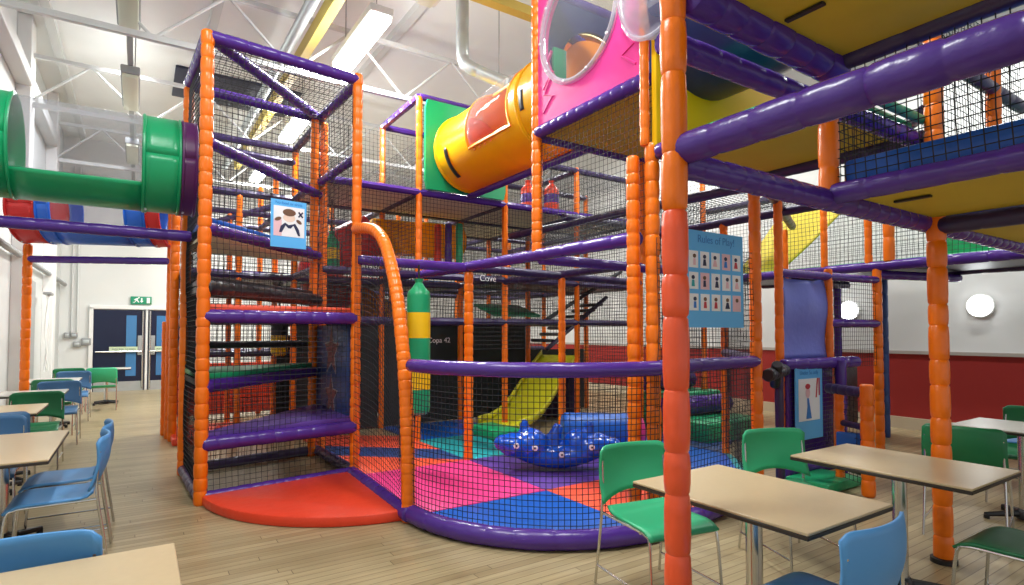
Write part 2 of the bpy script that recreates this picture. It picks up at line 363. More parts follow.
# ------------------------------------------------------------------ roof steel, lamps, ducts
def truss(y, label, z0=5.03, z1=5.80):
    o = empty('roof_truss', (4.2, y, z0), label, 'roof truss', 'white roof trusses')
    MB().box((4.2, y, z1), (11.6, 0.06, 0.06)).build('top_chord', TRUSSM, o, False)
    MB().box((4.2, y, z0), (11.6, 0.07, 0.07)).build('bottom_chord', TRUSSM, o, False)
    b = MB(); x = -1.5; up = True
    while x < 9.5:
        a = (x, y, z0 if up else z1); c = (x+0.8, y, z1 if up else z0); b.sweep([a, c], 0.02, 6); x += 0.8; up = not up
    b.build('web_bracing', TRUSSM, o)
truss(8.0, 'white roof truss nearest the camera above the left tables')
truss(11.4, 'second white roof truss, behind the lamp boxes')
truss(14.8, 'third white roof truss, over the far doors')
for k, x in enumerate((-1.2, 0.9, 3.4, 6.4)):
    tag(MB().box((x, 7.0, ZC-0.06), (0.12, 21, 0.12)).build('roof_purlin', TRUSSM, None, False), ['roof purlin along the left wall', 'roof purlin over the left walkway', 'roof purlin over the middle of the play frame', 'roof purlin over the right part of the hall'][k], 'roof beam', 'roof purlins')
tr = empty('lighting_trunking', (-0.15, 10, 5.36), 'grey trunking rail carrying the unlit lamp boxes above the left tables', 'lighting rail')
MB().box((-0.15, 10, 5.36), (0.07, 15, 0.07)).build('rail', GREYST, tr, False)
for y in (6.0, 9.3, 12.6, 15.8): MB().sweep([(-0.15, y, 5.39), (-0.15, y, ZC)], 0.008, 6).build('suspension_rod', GREYST, tr)
for k, (y0, y1) in enumerate(((6.9, 8.3), (9.75, 11.3), (13.4, 14.9))):
    o = empty('lamp_box', (-0.15, (y0+y1)/2, 5.2), ['nearest unlit pale green lamp box, cut by the top of the photo', 'middle unlit pale green lamp box hanging over the left walkway', 'farthest unlit lamp box near the far wall'][k], 'ceiling lamp', 'unlit lamp boxes')
    MB().rbox((-0.15, (y0+y1)/2, 5.27), (0.24, y1-y0, 0.12), 0.02).build('housing', GREYST, o)
    MB().sweep([(-0.10, (y0+y1)/2, 5.3), (-0.10, (y0+y1)/2, ZC)], 0.008, 6).build('suspension_rod', GREYST, o)
    MB().rbox((-0.15, (y0+y1)/2, 5.19), (0.20, y1-y0-.06, 0.07), 0.02).build('diffuser', DIFF, o)
for k, (y0, y1) in enumerate(((6.5, 8.15), (10.3, 11.9), (13.9, 15.5))):
    o = empty('lamp_batten', (2.4, (y0+y1)/2, 5.3), ['brightly lit ceiling lamp above the right post of the stair tower', 'lit ceiling lamp seen through the net at the top of the stair tower', 'farthest lit ceiling lamp seen low through the tower net'][k], 'ceiling lamp', 'lit ceiling lamps')
    MB().rbox((2.4, (y0+y1)/2, 5.39), (0.30, y1-y0, 0.10), 0.02).build('housing', TRUSSM, o)
    MB().rbox((2.4, (y0+y1)/2, 5.31), (0.26, y1-y0-.04, 0.08), 0.02).build('diffuser', LAMPON, o)
    for y in (y0+.2, y1-.2): MB().sweep([(2.4, y, 5.43), (2.4, y, ZC)], 0.008, 6).build('suspension_rod', GREYST, o)
o = empty('lamp_batten', (2.75, 5.4, 5.45), 'unlit ceiling lamp housing at the top edge before the bright lamp', 'ceiling lamp')
MB().rbox((2.75, 5.3, 5.45), (0.34, 1.7, 0.12), 0.02).build('housing', TRUSSM, o); MB().rbox((2.75, 5.3, 5.37), (0.2, 1.6, 0.06), 0.02).build('diffuser', DIFF, o)
for y in (4.8, 5.8): MB().sweep([(2.75, y, 5.5), (2.75, y, ZC)], 0.008, 6).build('suspension_rod', GREYST, o)
tag(MB().sweep([(1.72, 5.2, 5.55), (1.72, 15.5, 5.55)], 0.075, 12).build('roof_pipe', STEEL), 'silver pipe running beside the yellow steel beam overhead', 'pipe')
tag(MB().box((1.98, 10.2, 5.62), (0.12, 10.4, 0.2)).build('roof_beam', YSTEEL, None, False), 'yellow steel beam running away overhead beside the silver pipe', 'roof beam')
tag(MB().box((4.75, 6.0, 5.66), (3.4, 0.14, 0.12)).build('roof_beam', YSTEEL, None, False), 'tan steel beam crossing overhead left of the pink pod', 'roof beam')
tag(MB().rbox((1.6, 12.6, ZC-0.03), (2.2, 1.5, 0.05), 0.01).build('roof_hatch', mat('dark_hatch', (0.02, 0.022, 0.05), 0.5)), 'dark rectangular roof hatch behind the stair tower top', 'hatch')
du = empty('air_duct', (3.61, 6.72, 5.1), 'silver round air duct dropping from the roof and bending right', 'duct')
MB().pad([(3.61, 6.72, ZC), (3.61, 6.72, 5.9), (3.61, 6.72, 5.25), (3.63, 6.71, 5.14), (3.70, 6.66, 5.07), (4.10, 6.38, 4.84)], 0.088, 0.35, 18, 0.05, 0).build('duct_run', STEEL, du)
MB().lathe([(.16, ZC-.02), (.16, ZC)], (3.61, 6.72, 0), 20).build('flange', STEEL, du)
MB().sweep([(4.02, 6.44, 4.93), (4.02, 6.44, ZC)], .006, 6).build('hanger_rod', GREYST, du)
for k, (y, z) in enumerate(((3.1, 1.87), (4.88, 1.86))):
    o = empty('wall_lamp', (XR, y, z), ['round glowing wall lamp on the white wall at the right edge', 'round glowing wall lamp seen through the net beside the lavender panel'][k], 'wall lamp', 'round wall lamps')
    R = Matrix.Rotation(-PI/2, 3, 'Y')
    MB().lathe([(0.165, 0), (0.165, 0.04), (0.15, 0.05)], (XR, y, z), 28, R).build('bezel', WHITE, o)
    MB().lathe([(0.15, 0.04), (0.145, 0.07), (0.12, 0.10), (0.07, 0.118), (0.01, 0.12)], (XR, y, z), 28, R).build('globe', WALLON, o)

# ------------------------------------------------------------------ STAIR TOWER
A, B, BR, AL = (.48, 5.66), (1.90, 5.86), (1.86, 7.2), (.42, 6.95)
tw = empty('stair_tower', (1.2, 6.4, 0), 'tall netted stair tower of orange posts behind the red quarter-round mat', 'stair tower')
ZT = 4.12
post(tw, *A, 0, ZT+.06, 0.054, 0.125); post(tw, *B, 0, ZT+.1, 0.052, 0.12); post(tw, *AL, 0, ZT, 0.05, 0.13)
post(tw, BR[0]-.07, BR[1]-.05, 0, ZT, 0.05, 0.13); post(tw, BR[0]+.06, BR[1]+.02, 0, ZT, 0.05, 0.13)
def P3(p, z): return (p[0], p[1], z)
for a, b in ((A, B), (B, BR), (A, AL), (AL, BR), (A, BR)): beam(tw, P3(a, ZT+.02), P3(b, ZT+.04), 0.055, 0.16, name='top_rail')
beam(tw, P3(A, 3.19), P3(BR, 3.2), 0.055, 0.2, name='brace')
beam(tw, P3(A, 2.42), P3(BR, 2.44), 0.058, 0.16, name='platform_edge')
MB().prism([AL, A, (BR[0]-.05, BR[1]-.03)], 2.47, 2.53, 0.015).build('platform', BLUE, tw)
MB().prism([AL, A, BR], 2.36, 2.39, 0.005).build('platform_board', BEIGE, tw)
def tri_step(p, q, r_, z, topm, edgem, board=BLACKV, er=0.06, th=0.07):
    o = MB().prism([p, q, r_], z, z+th, 0.02).build('step_platform', topm, tw)
    MB().prism([p, q, r_], z-.06, z, 0.005).build('step_board', board, o)
    MB().pad([P3(p, z-.04), P3(q, z-.04)], er, 0.16, 12, .06, .01).build('edge_roll', edgem, o)
tri_step(A, B, BR, 0.56, PURM, PURPLE, er=0.066)
tri_step(A, BR, AL, 1.06, GREEN, PURPLE)
tri_step(A, B, BR, 1.68, CORAL, PURPLE, er=0.062)
tri_step(A, BR, AL, 1.93, BLACKV, BLACKV, er=0.075)
beam(tw, P3(A, .06), P3(B, .06), 0.052, 0.1, name='floor_rail')
beam(tw, P3(AL, .06), P3(BR, .06), 0.055, m=DPURP, name='floor_rail'); beam(tw, P3(B, .06), P3(BR, .06), 0.055, m=DPURP, name='floor_rail')
beam(tw, P3(A, .06), P3(AL, .06), 0.05, m=DPURP, name='floor_rail')
for z in (3.35,): beam(tw, P3(B, z), P3(BR, z), 0.05, name='brace')
beam(tw, P3(AL, 1.36), P3(BR, 1.36), 0.04, m=BLACKV, name='brace')
sp = MB().rbox(((B[0]+BR[0])/2-.02, (B[1]+BR[1])/2, 1.08), (0.05, 1.22, 1.0), 0.015).build('star_panel', NAVY, tw)
def star(cy, cz, R0, m, dx, k=0.45):
    pts = [(B[0]-.065-dx, cy+R0*(1 if i % 2 == 0 else k)*math.sin(i*PI/5), cz+R0*(1 if i % 2 == 0 else k)*math.cos(i*PI/5)) for i in range(10)]
    return MB().extrude(pts, (-0.003, 0, 0))
for cz, R0 in ((1.28, .30), (0.78, .26)):
    star(6.5, cz, R0, STARL, 0).build('star_outline', STARL, sp, False); star(6.5, cz, R0*.88, STAR, .004).build('star', STAR, sp, False)
def qn(o, a, b, z0, z1, cell=.05, r=.0022, m=None): return net(o, (a[0], a[1], z0), (b[0]-a[0], b[1]-a[1], 0), (0, 0, z1-z0), cell, r, m)
qn(tw, A, B, .1, ZT, .052); qn(tw, A, AL, .1, ZT, .05, .003); qn(tw, B, BR, .1, ZT, .052); qn(tw, AL, BR, .1, ZT, .055)
net(tw, P3(A, ZT), (B[0]-A[0], B[1]-A[1], 0), (AL[0]-A[0], AL[1]-A[1], 0), .055)

sg = empty('notice_sign', (1.18, 5.62, 2.5), 'small blue notice with a brown-haired cartoon figure on the stair tower net', 'sign')
f0 = Vector((1.02, 5.655, 2.30)); ux = Vector((.99, .14, 0)); W, H = .335, .45
n0 = Vector((.14, -.99, 0))
def onsign(f0, ux, a, b, d): return f0 + ux*a + Vector((0, 0, b)) + Vector((ux.y, -ux.x, 0))*d
def sheet(f0, ux, a0, b0, a1, b1, d0, d1): return MB().extrude([onsign(f0, ux, *p, d0) for p in ((a0, b0), (a1, b0), (a1, b1), (a0, b1))], Vector((ux.y, -ux.x, 0))*(d1-d0))
def poly(f0, ux, pts, d0, d1): return MB().extrude([onsign(f0, ux, a, b, d0) for a, b in pts], Vector((ux.y, -ux.x, 0))*(d1-d0))
def ell(ca, cb, ra, rb, n=16, a0=0, a1=2*PI, tilt=0): return [(ca+ra*math.cos(t)*math.cos(tilt)-rb*math.sin(t)*math.sin(tilt), cb+ra*math.cos(t)*math.sin(tilt)+rb*math.sin(t)*math.cos(tilt)) for t in [a0+(a1-a0)*i/(n if a1-a0 >= 6.28 else n-1) for i in range(n)]]
sheet(f0, ux, 0, 0, W, H, 0, .006).build('board', SKYP, sg, False)
sheet(f0, ux, .025, .105, W-.02, H-.06, .006, .008).build('picture', PAPER, sg, False)
sheet(f0, ux, .025, .105, .10, .26, .008, .0085).build('picture_tint', PPK, sg, False)
poly(f0, ux, ell(.17, .335, .062, .035), .008, .010).build('hair', BROWN, sg, False)
poly(f0, ux, ell(.17, .285, .058, .04), .008, .009).build('face', mat('poster_skin', (0.85, 0.66, 0.55), 0.5), sg, False)
g = MB()
for q in (ell(.065, .265, .032, .017, tilt=.4), ell(.262, .255, .03, .016, tilt=-.6)):
    g.extrude([onsign(f0, ux, a, b, .009) for a, b in q], n0*.002)
g.build('hand_drawing', BROWN, sg, False)
g = MB()
for q in ([(.075, .14), (.10, .14), (.135, .21), (.16, .185), (.185, .185), (.21, .215), (.255, .12), (.275, .12), (.262, .18), (.225, .235), (.20, .225), (.165, .215), (.13, .235), (.09, .20)],):
    g.extrude([onsign(f0, ux, a, b, .009) for a, b in q], n0*.002)
g.build('body_drawing', INK, sg, False)
g = MB()
for q in ([(.252, .345), (.264, .356), (.304, .306), (.292, .295)], [(.293, .356), (.303, .346), (.262, .297), (.252, .308)]):
    g.extrude([onsign(f0, ux, a, b, .009) for a, b in q], n0*.002)
g.build('cross_mark', INK, sg, False)
textobj('No food or drink', 0.036, frame_mat(onsign(f0, ux, W/2, H-.03, .0075), ux, (0, 0, 1)), SKYD, 'title_lettering', sg)

# red quarter-round entry mat
q = [B] + [(B[0]-.02+1.42*math.cos(t), B[1]-.1+1.5*math.sin(t)) for t in [PI+.02+(PI/2-.04)*i/24 for i in range(25)]]
tag(MB().prism([(B[0]-.06, B[1]-.06)] + [(p[0]+.02, p[1]+.03) for p in q[1:]], 0.0, 0.085, 0.018).build('floor_mat', RED), 'red quarter-round mat on the wood floor in front of the stair tower', 'mat')

# ------------------------------------------------------------------ ROUNDED ENCLOSURE
OC, RR = (3.2, 4.28), 1.37
en = empty('play_enclosure', (3.2, 4.3, 0), 'rounded netted toddler enclosure with purple rail, kerb and orange arch post', 'play enclosure')
def arc(r, z, a0=180, a1=270, n=24): return [(OC[0]+r*math.cos(math.radians(a0+(a1-a0)*i/n)), OC[1]+r*math.sin(math.radians(a0+(a1-a0)*i/n)), z) for i in range(n+1)]
XC, YC = 1.80, 4.26
arch = [(1.89, 5.84, 2.57), (1.88, 5.50, 2.53), (1.875, 5.24, 2.47), (1.87, 5.02, 2.36), (1.86, 4.84, 2.19), (1.85, 4.68, 1.97), (1.84, 4.55, 1.72), (1.83, 4.44, 1.42), (1.825, 4.36, 1.1), (1.82, 4.29, .6), (1.82, 4.26, 0)]
def smooth_path(p, k=6):
    p = [Vector(a) for a in p]; out = []
    for i in range(len(p)-1):
        a, b, c, d = p[max(i-1, 0)], p[i], p[i+1], p[min(i+2, len(p)-1)]
        for j in range(k):
            t = j/k; out.append(0.5*((2*b)+(-a+c)*t+(2*a-5*b+4*c-d)*t*t+(-a+3*b-3*c+d)*t**3))
    out.append(p[-1]); return out
MB().pad(smooth_path(arch), 0.056, 0.075, 12, .07, .01).build('arch_post', ORANGE, en)
MB().pad(arc(RR, 1.235, 181, 271), 0.054, 0.24, 14, .05, .01).build('curved_rail', PURPLE, en)
MB().pad(arc(RR, .07), 0.07, 0.26, 14, .05, .01).build('curved_kerb', PURPLE, en)
beam(en, (1.86, 5.8, .07), (1.80, 4.2, .07), 0.06, .15, m=PURPLE, name='side_kerb')
P5 = (4.60, 3.05)
beam(en, (3.2, 2.9, .075), (P5[0], P5[1], .075), 0.068, name='front_kerb')
beam(en, (3.2, 2.92, 1.24), (P5[0], P5[1], 1.24), 0.052, name='front_rail')
post(en, 3.22, 2.98, 0, 2.92, 0.054, 0.14); post(en, 3.17, 3.13, 0, 2.85, 0.052, 0.12)
post(en, P5[0], P5[1], 0, 2.86, 0.05, 0.16)
post(en, 3.22, 5.82, 0, 2.2, 0.052, 0.12); post(en, 4.58, 5.8, 0, 2.2, 0.046, 0.14)
post(en, 6.0, 4.4, 0, 2.86, 0.046, .14); post(en, 6.0, 5.8, 0, 2.86, 0.046, .14); post(en, 4.6, 4.4, 2.2, 3.45, .046, .14)
beam(en, (3.2, 3.1, 2.22), (3.2, 7.2, 2.28), 0.058, .3, name='upper_rail')
beam(en, (1.9, 5.83, 2.25), (3.22, 5.82, 2.25), 0.052, name='upper_rail')
beam(en, (3.2, 4.4, 2.2), (6.0, 4.4, 2.2), 0.052, name='upper_rail')
beam(en, (3.22, 5.82, 2.25), (6.0, 5.8, 2.2), 0.05, m=DPURP, name='upper_rail')
beam(en, (4.6, 4.4, 2.25), (4.6, 7.2, 2.25), 0.05, m=DPURP, name='upper_rail')
beam(en, (6.0, 4.4, 1.25), (P5[0], P5[1], 1.25), 0.05, m=DPURP, name='side_rail')
def fa(a, b):
    t = math.radians(180+90*a); k = RR-.01+.012*math.sin(a*11+b*4); return Vector((OC[0]+k*math.cos(t), OC[1]+k*math.sin(t), .12+1.06*b))
netf(en, fa, RR*PI/2, 1.06, .042, .0024, CORD)
qn(en, (3.2, 2.92), P5, .12, 2.2, .046, .0023)
def fb(a, b):
    y = 5.8-1.54*a; z1 = [p.z for p in smooth_path(arch) if p.y <= y+.03][0]-.04; return Vector((1.87-.06*a, y, .1+(z1-.1)*b))
netf(en, fb, 1.54, 2.0, .05, .0022, CORD)
qn(en, P5, (6.0, 4.4), .12, 2.2, .05)
net(en, (3.2, 5.8, 1.3), (1.4, 0, 0), (0, 0, .9), .05, .0018); net(en, (3.2, 2.95, 2.28), (0, 1.45, 0), (0, 0, 1.1), .05, .0018)

def matp(pts, m, lab, z=0.035, z0=0.0): return tag(MB().prism(pts, z0, z, 0.008).build('floor_mat', m), lab, 'mat', 'floor mats inside the play enclosure')
matp([OC] + [(p[0], p[1]) for p in arc(RR-.07, 0)], BLUE, 'bright blue quarter-round mat inside the curved purple kerb')
matp([(1.9, 4.3), (3.2, 4.3), (3.2, 5.8), (1.93, 5.8)], PINK, 'hot pink mat behind the arch post inside the enclosure')
matp([(3.2, 4.3), (3.2, 2.98), (4.7, 3.12), (4.6, 4.3)], CORAL, 'coral mat behind the green chair inside the enclosure')
matp([(3.2, 4.3), (4.6, 4.3), (4.6, 5.8), (3.2, 5.8)], PURM, 'purple mat under the blue rocker toy')
matp([(1.95, 5.8), (3.2, 5.8), (1.95, 6.9)], CORAL, 'coral triangle mat behind the pink one')
matp([(3.2, 5.8), (3.2, 6.5), (1.95, 7.6), (1.95, 6.9)], NAVY, 'dark blue diagonal mat behind the coral triangle')
matp([(3.2, 6.5), (3.2, 7.6), (1.95, 8.5), (1.95, 7.6)], CORAL, 'farthest coral mat near the star panel')
matp([(3.2, 5.8), (4.6, 5.8), (4.6, 7.2), (3.2, 7.2)], TEAL, 'teal mat before the yellow slide')
matp([(3.2, 7.2), (4.6, 7.2), (4.6, 8.5), (3.2, 8.5)], BLUE, 'blue mat beyond the teal one under the slide')
matp([(4.6, 4.3), (4.7, 3.15), (5.95, 4.35), (5.95, 5.8), (4.6, 5.8)], BLUE, 'blue mat below the green foam steps on the right')

matp([(6.0, 4.45), (7.4, 5.2), (7.4, 7.1), (6.0, 7.1)], NAVY, 'navy mat under the green and purple foam steps')
matp([(4.72, 3.12), (5.2, 3.3), (6.0, 4.35), (5.95, 4.4)], TEAL, 'teal strip mat just inside the net left of the entry gate')
# blue rocker toy
ux = Vector((.86, -.51, 0)); vy = Vector((.51, .86, 0)); T0 = Vector((3.76, 4.84, .035))
def L(a, b, c): return T0 + ux*a + vy*b + Vector((0, 0, c))
toy = empty('rocker_toy', T0, 'blue plastic animal rocker toy with horns and white eyes on the purple mat', 'rocker toy')
tb = MB()
def blob(c, r, sc=(1, 1, 1)):
    bm = bmesh.new(); bmesh.ops.create_icosphere(bm, subdivisions=3, radius=1); bm.verts.index_update()
    tb.add([L(c[0]+v.co.x*r*sc[0], c[1]+v.co.y*r*sc[1], c[2]+v.co.z*r*sc[2]) for v in bm.verts], [[v.index for v in f.verts] for f in bm.faces]); bm.free()
for i in range(25):
    t = i/24; a = -.44+.88*t; zc = .09+.13*(2*t-1)**2
    blob((a, 0, zc+.05), .165, (.8, 1.15, .72))
blob((-.46, -.06, .28), .17, (1.0, .95, .78)); blob((-.58, -.09, .31), .115, (.9, 1, .75)); blob((-.28, -.03, .27), .18)
blob((.36, -.05, .25), .165, (1.15, .95, .78)); blob((.54, -.07, .25), .13, (1.1, .95, .85)); blob((.22, 0, .27), .165)
tb.sweep([L(-.36, -.02, .34), L(-.355, -.02, .48), L(-.35, -.02, .54)], [.06, .05, .034], 12)
tb.sweep([L(.33, -.02, .30), L(.33, -.02, .45), L(.335, -.02, .52)], [.06, .05, .032], 12)
tb.sweep([L(-.05, .02, .2), L(-.03, .02, .36), L(.02, .02, .48)], [.10, .075, .05], 12)
tb.sweep([L(-.14, 0, .22), L(-.16, 0, .33), L(-.13, 0, .38)], [.07, .055, .035], 12)
body = tb.build('rocker_body', TOYB, toy)
q = body.modifiers.new('r', 'REMESH'); q.mode = 'VOXEL'; q.voxel_size = .014; q.use_smooth_shade = True
q = body.modifiers.new('s', 'SMOOTH'); q.iterations = 14; q.factor = .5
def eye(a, b, c, d):
    e = MB(); R = Matrix((ux, Vector((0, 0, 1)), -vy)).transposed()
    e.lathe([(.030, 0), (.030, .008), (.015, .012)], L(a, b, c), 14, R); o = e.build('eye', PAPER, toy)
    MB().lathe([(.010, .010), (.011, .016)], L(a, b, c), 10, R).build('pupil', INK, o)
for a, b, c in ((-.45, -.213, .30), (-.26, -.208, .275), (.33, -.197, .275), (.02, -.19, .20)): eye(a, b, c, 0)

rl = empty('foam_roll', (4.72, 5.22, .25), 'blue foam roll with a pink end lying behind the rocker toy', 'foam roll')
c0, c1 = Vector((4.32, 5.47, .285)), Vector((5.08, 5.02, .27))
MB().sweep([c0, c0.lerp(c1, .04), c0.lerp(c1, .96), c1], [.21, .24, .24, .21], 24).build('roll', BLUE, rl)
MB().sweep([c0.lerp(c1, .90), c1 + (c1-c0)*.04, c1+(c1-c0)*.10], [.244, .244, .19], 24).build('end_cap', PINK, rl)

def foam(name, mb, m, lab, cat='foam block'): return tag(mb.build(name, m), lab, cat)
foam('foam_wedge', MB().rbox((4.22, 6.85, .105), (.40, .8, .14), .03), GREEN, 'green foam block at the foot of the yellow slide')
sl = empty('slide', (5.2, 7.5, 0), 'lime yellow toddler slide rising to the right behind the blue toy', 'slide')
prof = [(0, .14), (.35, .15), (.65, .22), (.95, .38), (1.3, .62), (1.65, .86), (2.0, 1.08)]
SU, SW, SO = Vector((.9, .43, 0)), Vector((.43, -.9, 0)), Vector((4.3, 7.46, 0))
def sp_(u, v):
    k = u*(len(prof)-1); i = min(int(k), len(prof)-2); t = k-i
    x = prof[i][0]*(1-t)+prof[i+1][0]*t; z = prof[i][1]*(1-t)+prof[i+1][1]*t
    return SO + SU*x + SW*(.72*v) + Vector((0, 0, z))
MB().grid(sp_, 30, 6).build('chute', SLIDEY, sl, solid=.03)
for v in (0, 1):
    MB().grid(lambda u, w: sp_(u, v)+Vector((0, 0, w*.10)), 30, 2).build('side_wall', SLIDEY, sl, solid=.03)
ar = math.atan2(.43, .9)
MB().rbox(SO+SU*.08+SW*.36+Vector((0, 0, .065)), (.14, .70, .13), .02, rz=ar).build('foot_support', SLIDEY, sl); MB().rbox(SO+SU*1.95+SW*.36+Vector((0, 0, .52)), (.08, .70, 1.04), .02, rz=ar).build('tower_support', DPURP, sl)

st = empty('foam_steps', (6.9, 5.3, 0), 'green and purple foam steps behind the net left of the entry gate', 'foam steps')
S0 = Vector((6.55, 5.0, 0))
MB().rbox((6.9, 5.25, .15), (1.2, .75, .28), .04).build('lower_step', GREEN, st); MB().rbox((7.0, 5.9, .31), (1.1, .6, .60), .04).build('upper_step', GREEN, st)
MB().pad([(6.25, 5.6, .43), (7.5, 5.48, .43)], .14, .4, 16, .03, .01).build('roll', PURPLE, st)
MB().pad([(6.4, 6.15, .74), (7.5, 6.15, .74)], .13, .4, 16, .03, .01).build('roll', PURPLE, st)

# hanging punch bags
def bag(x, y, z0, z1, r, cols, lab, zhang, strap=BLACK):
    o = empty('punch_bag', (x, y, z0), lab, 'punch bag', 'hanging punch bags')
    h = (z1-z0)/len(cols)
    for i, m in enumerate(cols):
        a, b = z0+i*h, z0+(i+1)*h
        pr = [(r, a), (r*1.01, (a+b)/2), (r, b)]
        if i == 0: pr = [(r*.6, a), (r*.93, a+.03), (r, a+.07), (r, b)]
        if i == len(cols)-1: pr = [(r, a), (r, b-.10), (r*.92, b-.05), (r*.55, b), (r*.3, b+.05), (r*.42, b+.09)]
        MB().lathe(pr, (x, y, 0), 20).build('band', m, o)
    MB().sweep([(x, y, z1+.05), (x, y, zhang)], .012, 8).build('strap', strap, o)
bag(2.52, 5.66, .62, 1.98, .125, [GREEN, YELLOW, GREEN, YELLOW, GREEN], 'green and yellow punch bag hanging behind the arch post', 2.22)
bag(5.9, 7.75, 3.55, 4.0, .13, [RED, PURPLE, RED], 'purple and red punch bag on the upper deck right of the thick post', 4.5)
bag(5.55, 7.95, 3.55, 4.0, .13, [RED, PURPLE, RED], 'purple and red punch bag half hidden behind the thick orange post', 4.5)
bag(2.3, 8.2, 2.38, 2.85, .11, [GREEN, YELLOW, GREEN], 'far green and yellow punch bag seen through the tower net beside its back posts', 3.4)
bag(1.75, 8.9, 1.15, 1.75, .12, [YELLOW, BLACKV], 'yellow and black punch bag seen through the tower above the green step', 2.28)

# ------------------------------------------------------------------ MAIN CLIMBING FRAME (behind)
cf = empty('climbing_frame', (4.6, 8.6, 0), 'large netted climbing frame of orange posts and decks at the back', 'climbing frame')
GX = (.45, 1.88, 3.2, 4.6, 6.0, 7.4); GY = (7.2, 8.6, 10.0, 11.4)
for x in GX:
    for y in GY:
        if (x, y) in ((.45, 7.2), (1.88, 7.2)): continue
        if x == .45 and y == 8.6: continue
        top = 4.75 if (x in (3.2, 4.6) and y < 9) else 4.2
        post(cf, x, y, 0, top, .045, .18, n=8)
for (x, y) in ((1.15, 8.6), (1.2, 10), (2.5, 10.0), (3.9, 10.0), (5.3, 10.0)): post(cf, x, y, 0, 3.4, .04, .2, n=8)
def fb_(p, q, m=DPURP, r=.05): beam(cf, p, q, r, .3, m, 8)
for y in GY:
    for z in ((1.65, 2.28, 3.42) if y < 9 else (1.15, 2.3, 3.42)):
        fb_((.45 if y > 8 else 1.9, y, z), (7.4, y, z), PURPLE if (y == 7.2 and z > 3) else DPURP)
for x in GX[1:]:
    for z in (2.3, 3.42): fb_((x, 7.2, z), (x, 11.4, z))
for a, b in (((3.2, 7.2, 4.75), (3.2, 8.6, 4.75)), ((3.2, 8.6, 4.75), (4.6, 8.6, 4.75)), ((3.2, 7.2, 4.75), (4.6, 7.2, 4.75)), ((4.6, 7.2, 4.75), (4.6, 8.6, 4.75))): fb_(a, b, PURPLE)
for (p, q) in (((4.6, 7.2, 4.15), (7.4, 7.2, 4.15)), ((4.6, 8.6, 4.15), (7.4, 8.6, 4.15)), ((6, 7.2, 4.15), (6, 8.6, 4.15)), ((1.9, 8.6, 4.15), (.45, 8.6, 4.15)), ((.5, 8.4, 3.95), (1.88, 8.6, 3.95)), ((1.88, 8.6, 4.15), (1.88, 7.2, 4.15)), ((4.6, 10, 4.15), (7.4, 10, 4.15)), ((.45, 10, 3.0), (1.9, 10, 3.6))): fb_(p, q)
def deck(parent, x0, x1, y0, y1, z, under, top, th=.06):
    o = MB().box(((x0+x1)/2, (y0+y1)/2, z), (x1-x0, y1-y0, .03)).build('deck_board', under, parent, False)
    MB().rbox(((x0+x1)/2, (y0+y1)/2, z+.015+th/2), (x1-x0, y1-y0, th), .02).build('deck_mat', top, o)
for x0, x1, y0, y1 in ((1.93, 3.15, 7.25, 8.55), (3.25, 4.55, 7.25, 8.55), (4.65, 5.95, 7.25, 8.55), (6.05, 7.35, 7.25, 8.55), (4.65, 5.95, 8.65, 9.95)): deck(cf, x0, x1, y0, y1, 3.42, BEIGE, BLACKV)
for x0, x1, y0, y1, m in ((3.25, 4.55, 8.65, 9.95, BLUE), (4.65, 5.95, 7.25, 8.55, BLACKV), (6.05, 7.35, 7.25, 8.55, BLACKV), (.5, 1.83, 8.65, 9.95, PURM), (1.93, 3.15, 8.65, 9.95, RED)): deck(cf, x0, x1, y0, y1, 2.28, BLACKV, m)
for x0, x1, y0, y1, m in ((1.93, 3.15, 8.65, 9.95, GREEN), (4.65, 5.95, 8.65, 9.95, GREEN)): deck(cf, x0, x1, y0, y1, 1.6, BLACKV, m)
for x0, x1 in ((1.93, 3.15), (3.25, 4.55), (4.65, 5.95)):
    MB().box(((x0+x1)/2, 8.62, .82), (x1-x0, .02, 1.58)).build('mesh_screen', SCREEN, cf, False)
MB().box((6.7, 8.62, .6), (1.3, .02, 1.15)).build('mesh_screen', SCREEN, cf, False)
MB().rbox((1.85, 11.3, .5), (2.6, .06, .9), .02).build('red_panel', RED, cf)
MB().box((3.2-.0, 10.0, .75), (2.6, .02, 1.4)).build('mesh_screen', SCREEN, cf, False)
for x0, x1 in ((1.9, 3.2), (3.2, 4.6), (4.6, 6.0), (6.0, 7.4)):
    qn(cf, (x0, 7.2), (x1, 7.2), 3.45, 4.7 if x0 == 3.2 else 4.15, .055, .002)
    qn(cf, (x0, 8.6), (x1, 8.6), 1.65, 4.15, .055, .0025)
    qn(cf, (x0, 10.0), (x1, 10.0), .1, 4.15, .06, .003)
qn(cf, (.45, 8.6), (1.9, 8.6), .1, 4.1, .055, .0025); qn(cf, (.45, 10), (1.9, 10), .1, 4.15, .06, .003)
qn(cf, (1.9, 7.2), (3.2, 7.2), 1.65, 3.4, .05, .002); qn(cf, (3.2, 7.2), (6.0, 7.2), 1.65, 3.4, .055, .002)
qn(cf, (6.0, 7.2), (7.4, 7.2), .1, 3.4, .055, .0025)
for x in (3.2, 4.6, 6.0, 7.4): qn(cf, (x, 7.2), (x, 10.0), 1.7, 4.15, .06, .0022)
net(cf, (4.6, 7.2, 4.15), (2.8, 0, 0), (0, 1.4, 0), .055)
MB().rbox((5.15, 8.0, 1.86), (.9, .7, .05), .02, M=Matrix.Rotation(.28, 3, 'X')).build('sloped_pad', GREEN, cf)
for x, y, m, z0 in ((3.95, 8.15, RED, 2.45), (4.06, 8.0, PURPLE, 2.5), (4.2, 7.9, GREEN, 2.5)):
    MB().pad([(x, y, z0), (x, y, 3.2)], .055, .4, 12).build('hanging_roller', m, cf)
